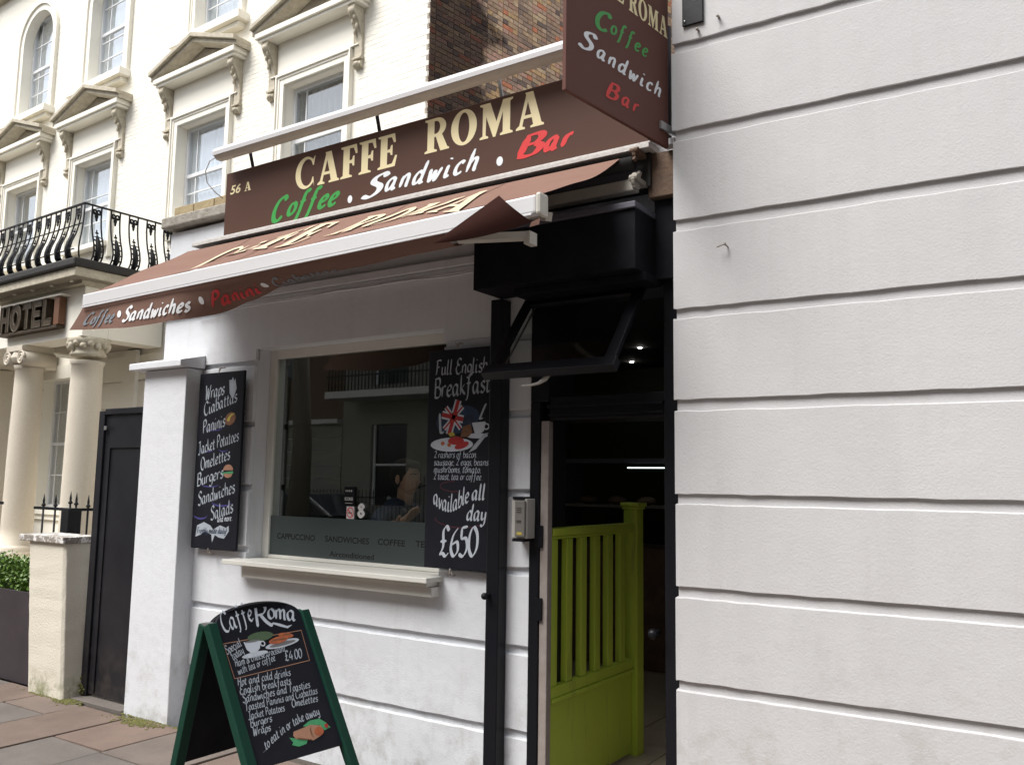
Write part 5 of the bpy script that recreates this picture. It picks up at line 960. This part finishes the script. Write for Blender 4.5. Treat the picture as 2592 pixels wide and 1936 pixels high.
def architrave(u0, u1, z0, z1, par, w_=.16):
    mb = MB()
    for k, (o0, o1, d_) in enumerate(((0.0, w_ * .55, .045), (w_ * .55 + .001, w_ * .8, .06), (w_ * .8 + .001, w_, .085))):
        for s_ in (-1, 1):
            e = u0 if s_ < 0 else u1; a, b = sorted((e + s_ * o0, e + s_ * o1)); mb.box(a, b, -d_, .02, z0, z1 + o1)
        mb.box(u0 - o0, u1 + o0, -d_, .02, z1 + o0, z1 + o1)
    return mb.build('window_surround', M['cream'], par, world=False, bevel=.006)
def console(uc, zt, zb, par):
    """scrolled bracket: side profile in (y,z) extruded in u, with leaf and volute relief"""
    mb = MB(); H_ = zt - zb
    pr = [(0, 0), (-.05, .01), (-.085, .05), (-.075, .10), (-.04, .13), (-.06, .17), (-.05, .25), (-.055, .45), (-.08, .62), (-.13, .74), (-.20, .84), (-.235, .93), (-.22, 1.0), (0, 1.0)]
    vs = [(u, y * .95, zb + z * H_) for u in (uc - .07, uc + .07) for y, z in pr]; n_ = len(pr); mb.add(vs, [tuple(range(n_)), tuple(range(2 * n_ - 1, n_ - 1, -1))] + [(i, (i + 1) % n_, n_ + (i + 1) % n_, n_ + i) for i in range(n_)])
    mb.sphere((uc, -.19, zb + .90 * H_), .055, 10, 7, (1.35, 1, 1.1)); mb.sphere((uc, -.07, zb + .06 * H_), .045, 10, 7, (1.3, 1, 1)); mb.box(uc - .085, uc + .085, -.085, .0, zb + .145 * H_, zb + .175 * H_)
    for k in range(4): mb.sphere((uc + (k % 2 - .5) * .06, -.10 - .025 * k, zb + (.60 + .07 * k) * H_), .03, 8, 5, (.8, .8, 1.6))
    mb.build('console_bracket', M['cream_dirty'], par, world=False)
def pediment(uc, half, zb, par, za=None):
    mb = MB(); dp = .30
    # bottom cornice, stepped
    mb.box(uc - half + .10, uc + half - .10, -dp + .06, 0, zb, zb + .05); mb.box(uc - half + .06, uc + half - .06, -dp + .02, 0, zb + .051, zb + .14)
    p_ = mb.build('cornice', M['cream'], par, world=False, bevel=.008)
    zt = zb + .141; rise = .40; mb = MB()
    for s_ in (-1, 1):
        for (o0, o1, d_) in ((0, .075, dp - .02), (.076, .15, dp + .04)):
            a = (uc + s_ * half * 1.0, zt + o0 - .02); b = (uc, zt + rise + o0 - .02); c_ = (uc, zt + rise + o1 - .02); d2 = (uc + s_ * half * 1.0, zt + o1 - .02)
            vs = [(p[0], y, p[1]) for y in (-d_, 0) for p in (a, b, c_, d2)]; mb.add(vs, [(0, 1, 2, 3), (7, 6, 5, 4), (0, 4, 5, 1), (1, 5, 6, 2), (2, 6, 7, 3), (3, 7, 4, 0)])
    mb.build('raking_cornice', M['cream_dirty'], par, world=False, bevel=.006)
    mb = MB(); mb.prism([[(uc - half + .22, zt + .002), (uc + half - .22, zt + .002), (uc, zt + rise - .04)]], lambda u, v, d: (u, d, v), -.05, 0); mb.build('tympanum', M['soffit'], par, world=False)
for i, (c, h) in enumerate(W4s):
    sash(c - h, c + h, ZS, ZH, (.18,) if i != 9 else (.5,), ((.62,), (.30,), (.62, .30), (.30,))[i] if i < 3 else (.3,), HO, M['curtain'] if i in (1, 2) else M['curtain_dark'])
    architrave(c - h, c + h, ZS - .3, ZH, HO)
    mb = MB(); mb.box(c - h - .3, c + h + .3, -.07, .0, ZH + .165, ZH + .18); mb.box(c - h - .17, c + h + .17, -.03, .0, ZH + .185, 8.40); mb.build('frieze', M['cream'], HO, world=False)
    for s_ in (-1, 1): console(c + s_ * (h + .29), 8.40, 7.50, HO)
    pediment(c, 1.20, 8.405, HO)
    mb = MB(); mb.box(c - h - .12, c + h + .12, -.16, .14, ZS - .10, ZS - .002); mb.build('sill', M['cream'], HO, world=False, bevel=.008)
for c, h, ar in ups:
    z1 = 11.55 if ar else 11.1
    sash(c - h, c + h, 9.22, z1, (.22,), (.25, .42, .75) if ar else (.3,), HO, M['curtain'], arched=ar)
    mb = MB(); mb.box(c - h - .45, c + h + .25, -.22, .13, 9.06, 9.20); mb.box(c - h - .35, c + h + .15, -.14, .0, 8.97, 9.055); mb.build('sill', M['cream'], HO, world=False, bevel=.008)
    if ar:   # arch head: spandrels fill the square opening; raised archivolt
        zc = z1 - h; mb = MB(); 
        mb.prism([[(c + h, zc), (c + h, z1 + .001), (c - h, z1 + .001), (c - h, zc)] + [(c - (h - .0005) * math.cos(math.pi * k / 20), zc + (h - .0005) * math.sin(math.pi * k / 20)) for k in range(1, 20)]], lambda u, v, d: (u, d, v), .0, .155); mb.build('arch_head', M['cream'], HO, world=False)
        for r0, r1, d_ in ((h, h + .13, .04), (h + .131, h + .21, .075)):
            o_ = ell(c, zc, r1, r1, 24, 0, 180); i_ = ell(c, zc, r0, r0, 24, 0, 180)[::-1]
            mb = MB(); mb.prism([[(c + r1, 9.2)] + o_ + [(c - r1, 9.2), (c - r0, 9.2)] + i_ + [(c + r0, 9.2)]], lambda u, v, d: (u, d, v), -d_, .0); mb.build('archivolt', M['cream'], HO, world=False)
    else:
        architrave(c - h, c + h, 9.22, z1, HO, .14)
mb = MB(); mb.box(-17, cu_ + .02, -.35, .0, 12.55, 12.9); mb.box(-17, cu_ + .02, -.2, .0, 12.35, 12.549); mb.build('upper_cornice', M['cream_dirty'], HO, world=False)
# ground floor: rusticated render and window
mb = MB(); 
for r in range(8):
    z = 0 + r * .47; wall_cells(mb, -16, cu_, z, z + .435, -.03, -.001, [(gw[0] - .0, gw[1] + .0, gw[2], gw[3]), ])
mb.build('rusticated_render', M['cream'], HO, world=False)
mb = MB(); mb.box(-7.15, -6.75, -.10, -.031, 0, 3.8); mb.build('pilaster', M['cream'], HO, world=False)
sash(gw[0], gw[1], gw[2], gw[3], (.12, .37, .63, .88), (.24, .76), HO, M['curtain_dark'], y=.2)
mb = MB(); mb.box(gw[0] - .1, gw[1] + .1, -.12, .2, .90, .998); mb.box(gw[0] - .1, gw[1] + .1, -.08, -.031, .80, .898); mb.build('sill', M['cream'], HO, world=False)
# party wall (return wall of stock brick), skewed 8.3 degrees
PWL = thing('stock_brick_party_wall', 'yellow and brown brick side wall with a sooty patch, above the cafe roof', 'wall', (-7.18 + .0, 8.605, 0), rad(-8.3) + math.pi / 2)
# local x runs into the depth; local -y faces the camera side (+X world)
mb = MB(); mb.box(.0, 9.0, .006, .30, 0, 15); mb.build('wall_core', M['mortar'], PWL, world=False)
bs = []
for r in range(int(9.5 / .075)):
    z = 4.6 + r * .075; x = .004; k = r
    while x < 8.9:
        L_ = .215 if k % 2 else .1025
        if x < .01 and r % 2: L_ = .1025; 
        bs.append((x, z, L_)); x += L_ + .010; k += 1
def camdist(b): 
    x, z, L_ = b
    return x + 0.0
vis = []
for b in bs:
    x, z, L_ = b
    # part of the wall that shows between the fascia and the top of the photograph
    zlo = 6.15 + .22 * x if x < 4.2 else 7.1 + .2 * (x - 4.2); zhi = 8.3 + .36 * x
    if zlo < z < zhi and x < 5.2: vis.append(b)
vis.sort(key=lambda b: -(b[2]) / (3 + b[0])); vs_ = set(vis[:298])
mes = {}
for L_ in (.215, .1025):
    q = MB(); h = .065; e = .003; q.add([(e, -.009, e), (L_ - e, -.009, e), (L_ - e, -.009, h - e), (e, -.009, h - e), (0, .006, 0), (L_, .006, 0), (L_, .006, h), (0, .006, h)], [(0, 1, 2, 3), (4, 5, 1, 0), (5, 6, 2, 1), (6, 7, 3, 2), (7, 4, 0, 3)]); mes[L_] = q.data('brick'); mes[L_].materials.append(M['brick_one'])
for b in vs_: inst('brick', mes[b[2]], PWL, (b[0], random.uniform(-.002, .003), b[1] + random.uniform(-.002, .002)), (0, random.uniform(-.012, .012), random.uniform(-.01, .01)))
mb = MB()
for b in bs:
    if b in vs_: continue
    x, z, L_ = b; y = -.009 + random.uniform(-.003, .003); s1 = random.uniform(-.002, .002); h = .065
    mb.add([(x + .003, y, z + s1), (x + L_ - .003, y, z - s1), (x + L_ - .003, y, z + h - s1), (x + .003, y, z + h + s1), (x, .006, z), (x + L_, .006, z), (x + L_, .006, z + h), (x, .006, z + h)], [(0, 1, 2, 3), (4, 5, 1, 0), (5, 6, 2, 1), (6, 7, 3, 2), (7, 4, 0, 3)])
mb.build('brickwork', M['brick_many'], PWL, world=False, kind='stuff', fixn=False)

# ---- portico and balcony
PO = thing('hotel_portico', 'cream columned entrance portico of the hotel carrying the iron balcony', 'portico', (-6.9, 8.6, 0), rad(-2.06))
OFF = 1.40; UR = -6.12; ULF = -8.98
ZT = 3.80
mb = MB(); mb.box(ULF, UR, -OFF, -OFF + .42, ZT, 4.60); mb.box(UR - .42, UR, -OFF + .421, -.03, ZT, 4.60); mb.box(ULF, ULF + .42, -OFF + .421, -.03, ZT, 4.60); mb.build('entablature', M['cream'], PO, world=False, bevel=.01)
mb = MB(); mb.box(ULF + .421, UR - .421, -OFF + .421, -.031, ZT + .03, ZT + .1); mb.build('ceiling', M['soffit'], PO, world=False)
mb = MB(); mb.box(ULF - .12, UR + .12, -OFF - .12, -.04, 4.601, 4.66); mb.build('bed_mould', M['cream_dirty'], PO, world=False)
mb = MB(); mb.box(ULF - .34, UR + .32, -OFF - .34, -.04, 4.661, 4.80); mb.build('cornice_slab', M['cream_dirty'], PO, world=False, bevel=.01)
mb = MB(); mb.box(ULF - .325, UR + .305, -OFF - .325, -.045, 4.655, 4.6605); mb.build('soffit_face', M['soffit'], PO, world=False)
for k in range(5): mb = MB(); mb.box(ULF + .25 + k * .62, ULF + .31 + k * .62, -OFF - .2, -OFF - .16, 4.635, 4.654); mb.build('soffit_stud', M['cream'], PO, world=False)
mb = MB(); x0_, x1_, y0_ = ULF - .40, UR + .38, -OFF - .40
mb.box(x0_, x1_, y0_, -.04, 4.801, 4.935); mb.build('lead_edge', M['slab_black'], PO, world=False, bevel=.03)
mb = MB(); mb.box(ULF - .3, UR + .3, -OFF - .3, .0, -.1, .28); mb.build('step_floor', M['cream_col'], PO, world=False)
def column(u, y, r0, r1, z0, z1):
    mb = MB(); pr = [(r0 * 1.35, z0), (r0 * 1.35, z0 + .06), (r0 * 1.2, z0 + .09), (r0 * 1.25, z0 + .13), (r0, z0 + .17)] + [(r0 + (r1 - r0) * (t ** 1.6), z0 + .17 + (z1 - z0 - .32) * t) for t in [i / 10 for i in range(11)]] + [(r1 * 1.12, z1 - .13), (r1 * 1.05, z1 - .11), (r1 * 1.15, z1 - .09)]
    mb.lathe(pr, u, y, 28); return mb.build('column_shaft', M['cream_col'], PO, world=False)
def spiral_volute(u, y, z, r, axis, ln, par):
    mb = MB(); pts = []
    for k in range(40): a = k * .36; rr = r * (1 - k / 44); pts.append((u + (0 if axis == 'u' else rr * math.cos(a)), y + (rr * math.cos(a) if axis == 'u' else 0), z + rr * math.sin(a)))
    # volute relief
    mb.tube(pts, r * .13, 6); a = Vector((ln, 0, 0)) if axis == 'u' else Vector((0, ln, 0)); c = Vector((u, y, z)); mb.tube([c, c + a], r * .98, 18, True)
    mb.build('volute', M['cream_col'], par, world=False)
cl = column(-8.20, -1.18, .245, .215, .28, 3.56); 
mb = MB(); mb.box(-8.48, -7.92, -1.46, -.92, 3.70, 3.798); mb.lathe([(.26, 3.52), (.30, 3.60), (.27, 3.68), (.27, 3.70)], -8.20, -1.18, 24); mb.build('capital', M['cream_col'], PO, world=False, bevel=.01)
for s_ in (-1, 1): spiral_volute(-8.20 + s_ * .24, -1.45, 3.58, .125, 'y', .54, PO)
cr_ = column(-6.36, -1.15, .250, .232, .28, 3.52)
mb = MB(); mb.lathe([(.24, 3.50), (.28, 3.535), (.26, 3.56), (.24, 3.60), (.26, 3.66), (.31, 3.72), (.32, 3.77), (.30, 3.798)], -6.36, -1.15, 24)
for k in range(16):
    a = k * math.pi / 8; mb.sphere((-6.36 + .28 * math.cos(a), -1.15 + .28 * math.sin(a), 3.66 + .04 * (k % 2)), .055, 8, 5, (1, 1, .8 + .5 * random.random()))
mb.build('capital', M['cream_dirty'], PO, world=False)
mb = MB(); mb.box(-15, -9.6, -1.3, -.04, 3.62, 4.3); mb.box(-10.9, -10.3, -1.2, -.5, 0, 3.6); mb.build('neighbour_porch', M['cream_col'], HO, world=False)
# HOTEL letters
HL = thing('hotel_letter_sign', 'row of dark tarnished channel letters reading HOTEL on the portico beam', 'sign', (-6.9, 8.6, 4.0), rad(-2.06))
yl = -OFF - .10
def lfn(u, v, d): return (u, yl - d, v - 4.0)
lets = {'H': [[(0, 0), (.28, 0), (.28, .38), (.72, .38), (.72, 0), (1, 0), (1, 1), (.72, 1), (.72, .62), (.28, .62), (.28, 1), (0, 1)]], 'O': [ell(.5, .5, .5, .52, 24), ell(.5, .5, .2, .26, 18)],
        'T': [[(.36, 0), (.64, 0), (.64, .76), (1, .76), (1, 1), (0, 1), (0, .76), (.36, .76)]], 'E': [[(0, 0), (1, 0), (1, .22), (.3, .22), (.3, .4), (.85, .4), (.85, .6), (.3, .6), (.3, .78), (1, .78), (1, 1), (0, 1)]], 'L': [[(0, 0), (1, 0), (1, .24), (.3, .24), (.3, 1), (0, 1)]]}
u = -8.58
for ch, w_ in zip("HOTEL", (.31, .36, .29, .29, .29)):
    lo = [[(u + a * w_, 4.02 + b * .44) for a, b in l] for l in lets[ch]]
    mb = MB(); mb.prism(lo, lfn, -.09, .05); L_ = mb.build('letter', M['letter_face'], HL, world=False, label='letter ' + ch)
    for l in lo:
        mb = MB(); mb.tube([lfn(a, b, .052) for a, b in l + l[:1]], .009, 5, False); mb.build('letter_rim', M['letter_edge'], L_, world=False)
    u += w_ + .055
mb = MB(); mb.box(-8.62, -6.66, yl - .045, yl + .09, -.035, .01); mb.build('bottom_channel', M['letter_face'], HL, world=False); mb = MB(); mb.box(-8.62, -6.55, yl - .06, yl + .09, .475, .50); mb.build('top_ledge', M['cream'], HL, world=False)
mb = MB(); mb.box(-6.80, -6.64, yl - .03, yl + .08, .02, .46); mb.build('orange_end_panel', M['rust_orange'], HL, world=False)
# balcony railing
BR = thing('balcony_railing', 'bellied black ornamental iron railing around the hotel balcony', 'railing', (-6.9, 8.6, 4.90), rad(-2.06))
bpf = [(0, 0), (.05, .02), (.115, .10), (.135, .20), (.11, .32), (.055, .46), (.02, .60), (.0, .75), (.0, .93)]
def bar_mesh():
    mb = MB(); mb.tube([(0, -o, z) for o, z in [(p[0], p[1]) for p in bpf]], .0125, 6); return mb.data('baluster')
bar = bar_mesh(); bar.materials.append(M['black_iron'])
def orn_mesh():
    mb = MB()
    def P_(w_, z):   # position on the belly
        for (o0, z0), (o1, z1) in zip(bpf, bpf[1:]):
            if z0 <= z <= z1: o = o0 + (o1 - o0) * (z - z0) / (z1 - z0); return (w_, -o, z)
        return (w_, 0, z)
    def ring(cx, cz, r, th=.008): mb.tube([P_(cx + r * math.cos(a * .5236), cz + r * math.sin(a * .5236)) for a in range(13)], th, 5)
    ring(-.034, .845, .032, .016); ring(.034, .845, .032, .016); mb.tube([P_(-.07, .875), P_(0, .80), P_(.07, .875)], .009, 5)
    mb.sphere(P_(0, .775), .036, 8, 5, (.9, .5, 1.2)); mb.sphere(P_(0, .735), .027, 8, 5, (.8, .5, 1.6))
    mb.tube([P_(0, z) for z in (.03, .12, .22, .32, .42, .47)], [.036, .046, .044, .04, .026, .010], 7)
    for z in (.08, .17, .26, .35): mb.tube([P_(-.068, z + .03), P_(0, z), P_(.068, z + .03)], .013, 5)
    mb.sphere(P_(0, .50), .028, 8, 5, (1.1, .5, .7)); mb.sphere(P_(0, .535), .012, 8, 5, (1, .6, 2)); mb.tube([P_(-.07, .42), P_(0, .445), P_(.07, .42)], .007, 5)
    return mb.data('iron_ornament')
orn = orn_mesh(); orn.materials.append(M['black_iron'])
cxr, cyf = UR + .22, -OFF - .22       # rail corner
def bay(ox, oy, rz):
    for s_ in (-.075, .075): inst('baluster', bar, BR, (ox + s_ * math.cos(rz), oy + s_ * math.sin(rz), 0), (0, 0, rz))
    tag(inst('iron_ornament', orn, BR, (ox, oy, 0), (0, 0, rz)), kind='stuff')
for k in range(11): bay(cxr - .17 - k * .315, cyf, 0)
for k in range(5): bay(cxr, cyf + .20 + k * .31, math.pi / 2)
inst('corner_baluster', bar, BR, (cxr, cyf, 0), (0, 0, math.pi / 4))
inst('baluster', bar, BR, (cxr, -.12, 0), (0, 0, math.pi / 2))
mb = MB(); mb.box(ULF - .5, cxr + .018, cyf - .018, cyf + .018, .93, .952); mb.build('handrail', M['black_iron'], BR, world=False); mb = MB(); mb.box(cxr - .018, cxr + .018, cyf + .019, -.02, .93, .952); mb.build('handrail', M['black_iron'], BR, world=False)
mb = MB(); mb.box(ULF - .5, cxr, cyf - .125, cyf - .11, .18, .195); mb.box(ULF - .5, cxr, cyf - .012, cyf + .008, .62, .632); mb.build('middle_rail', M['black_iron'], BR, world=False)

# ================================================================== OPPOSITE SIDE OF THE STREET (seen in the cafe window)
OP = thing('opposite_terrace', 'stucco and brown brick terrace across the street, mirrored in the cafe window', 'building', (-14, -11.5, 0))
OY = -11.5
oh = [(-18.0, -16.6, .9, 3.3), (-14.2, -12.8, .9, 3.3), (-10, -8.6, .9, 3.3), (-18, -16.6, 4.5, 7.2), (-14.2, -12.8, 4.5, 7.2), (-10, -8.6, 4.5, 7.2), (-5, -3.6, .9, 3.3), (-5, -3.6, 4.5, 7.2), (-22.5, -21.2, 4.8, 6.8), (0, 1.4, .9, 3.3), (0, 1.4, 4.5, 7.2), (-27, -25.6, .9, 3.3), (5, 6.4, .9, 3.3), (10, 11.4, .9, 3.3), (15, 16.4, .9, 3.3), (5, 6.4, 4.5, 7.2), (10, 11.4, 4.5, 7.2), (15, 16.4, 4.5, 7.2)]
mb = MB(); wall_cells(mb, -19.2, 28, -.1, 12.0, OY - .3, OY, oh); mb.build('wall', mat('pale_terrace_stucco', (.24, .23, .20), .8, var=.3), OP)
mb = MB(); wall_cells(mb, -40, -19.201, 3.4, 12.0, OY - .3, OY, oh); mb.build('upper_wall', M['brick_far'], OP)
mb = MB()
for r in range(8): wall_cells(mb, -40, -19.2, r * .42, r * .42 + .385, OY - .02, OY + .03, oh)
mb.build('ground_floor_bands', mat('pale_terrace_bands', (.24, .23, .20), .8), OP); mb = MB(); mb.box(-40, -19.2, OY - .3, OY - .03, -.1, 3.39); mb.box(-40, -19.2, OY, OY + .25, 3.36, 3.5); mb.build('cornice', M['rail'], OP)
for a, b, c_, d_ in oh:
    mb = MB(); mb.box(a, b, OY - .2, OY - .16, c_, d_); w__ = mb.build('window', M['car_glass'], OP); mb = MB(); mb.box(a, a + .07, OY - .16, OY - .1, c_, d_); mb.box(b - .07, b, OY - .16, OY - .1, c_, d_); mb.box(a + .07, b - .07, OY - .16, OY - .1, (c_ + d_) / 2 - .03, (c_ + d_) / 2 + .03); mb.build('frame', M['white_frame'], w__)
mb = MB(); mb.box(-18.8, -12, OY, OY + 1.2, 4.0, 4.2); mb.build('balcony_slab', M['rail'], OP); 
mb = MB()
for k in range(50): x = -18.7 + k * .133; mb.tube([(x, OY + 1.15, 4.2), (x, OY + 1.15, 5.1)], .02, 5)
mb.box(-18.8, -12, OY + 1.13, OY + 1.17, 5.1, 5.14); mb.box(-18.8, -12, OY + 1.13, OY + 1.17, 4.62, 4.66); mb.build('balcony_railing', M['black_iron'], OP)
mb = MB(); mb.box(-40, 28, OY - .3, OY + .35, 12.0, 12.3); mb.build('parapet', M['rail'], OP)
FN = thing('street_railing', 'black spear-topped area railing across the street', 'railing', (-16, -9.7, 0))
me_f = spear_mesh(1.40, .012).data('spear_bar'); me_f.materials.append(M['black_iron'])
for k in range(72): 
    x = -20.5 + k * .135; h_ = 1.0 + (0.28 * min(1, max(0, (x + 15.6) / 1.2)) if x > -15.6 else 0)
    inst('spear_bar', me_f, FN, (x + 16, 0, 0), (0, 0, 0), (1, 1, h_))
mb = MB(); mb.box(-20.6, -15.6, -9.715, -9.685, 1.15, 1.185); mb.beam((-15.6, -9.7, 1.17), (-14.4, -9.7, 1.52), .03, .035); mb.box(-14.4, -10.8, -9.715, -9.685, 1.50, 1.535); mb.build('top_rail', M['black_iron'], FN)
def car(name, label, m, x, y):
    t = thing(name, label, 'car', (x, y, -.13), 0, 'cars parked across the street'); 
    body = [(-2.1, .28), (-2.08, .62), (-1.9, .78), (-1.15, .90), (1.25, .92), (1.95, .80), (2.1, .60), (2.1, .28)]; roof = [(-1.15, .90), (-.45, 1.38), (.0, 1.45), (.75, 1.42), (1.6, .93)]
    mb = MB(); mb.prism([body], lambda u, v, d: (x + u, y + d, v - .13), -.85, .85); mb.build('body', m, t, bevel=.05)
    mb = MB(); mb.prism([roof], lambda u, v, d: (x + u, y + d, v - .129), -.70, .70); cb = mb.build('cabin', m, t, bevel=.04)
    mb = MB(); mb.prism([[(-.95, .95), (-.4, 1.33), (.05, 1.38), (.05, .95)]], lambda u, v, d: (x + u, y + d, v - .13), -.71, .71); mb.prism([[(.12, .95), (.12, 1.38), (.7, 1.35), (1.3, .97)]], lambda u, v, d: (x + u, y + d, v - .13), -.712, .712); mb.build('windows', M['car_glass'], cb)
    for wx in (-1.35, 1.3):
        for wy in (-.78, .78): mb = MB(); mb.tube([(x + wx, y + wy - .1, .2), (x + wx, y + wy + .1, .2)], .32, 20, False); w_ = mb.build('wheel', M['tyre'], t); mb = MB(); mb.tube([(x + wx, y + wy - .105, .2), (x + wx, y + wy + .105, .2)], .2, 14, False); mb.build('rim', M['steel'], w_)
    for wy in (-.6, .6): mb = MB(); mb.sphere((x - 2.08, y + wy, .5), .09, 10, 6, (.4, 1.4, .8)); mb.build('headlight', M['white_frame'], t)
    return t
car('parked_car', 'dark blue car parked across the street, mirrored in the left of the window', M['car_dark'], -15.8, -6.9)
car('parked_car', 'silver car parked across the street, mirrored in the right of the window', M['car_silver'], -7.9, -6.9)
# bare street trees whose branches show in the hotel windows
def tree(x, y, h, label, seed):
    rnd = random.Random(seed); t = thing('bare_tree', label, 'tree', (x, y, 0), 0, 'bare street trees'); mb = MB(); mb.tube([(x, y, -.1), (x + .1, y, h * .2), (x, y + .1, h * .42)], [.26, .2, .16], 10); mb.build('trunk', M['bark'], t); mb = MB()
    def br(p, d, l, r, lev):
        q = p + d * l * .5 + Vector((rnd.uniform(-1, 1), rnd.uniform(-1, 1), rnd.uniform(-.3, .6))) * l * .07; e = p + d * l; mb.tube([p, q, e], [r, r * .8, r * .55], 5 if lev < 3 else 3)
        if lev < 5:
            for _ in range(3 if lev < 4 else 2):
                nd = (d + Vector((rnd.uniform(-1, 1), rnd.uniform(-1, 1), rnd.uniform(-.2, .7))) * .75).normalized(); br(p + d * l * rnd.uniform(.55, 1), nd, l * rnd.uniform(.6, .8), r * .55, lev + 1)
    for k in range(5): a = k * 1.257; br(Vector((x, y + .1, h * .4)), Vector((math.cos(a) * .7, math.sin(a) * .7, 1)).normalized(), h * .22, .11, 0)
    mb.build('branches', M['bark'], t, fixn=False)
tree(-13.6, -4.6, 11.5, 'bare plane tree across the road with its crown over the dark blue car', 3); tree(-21.5, -4.0, 11, 'bare plane tree farther down the street', 5)
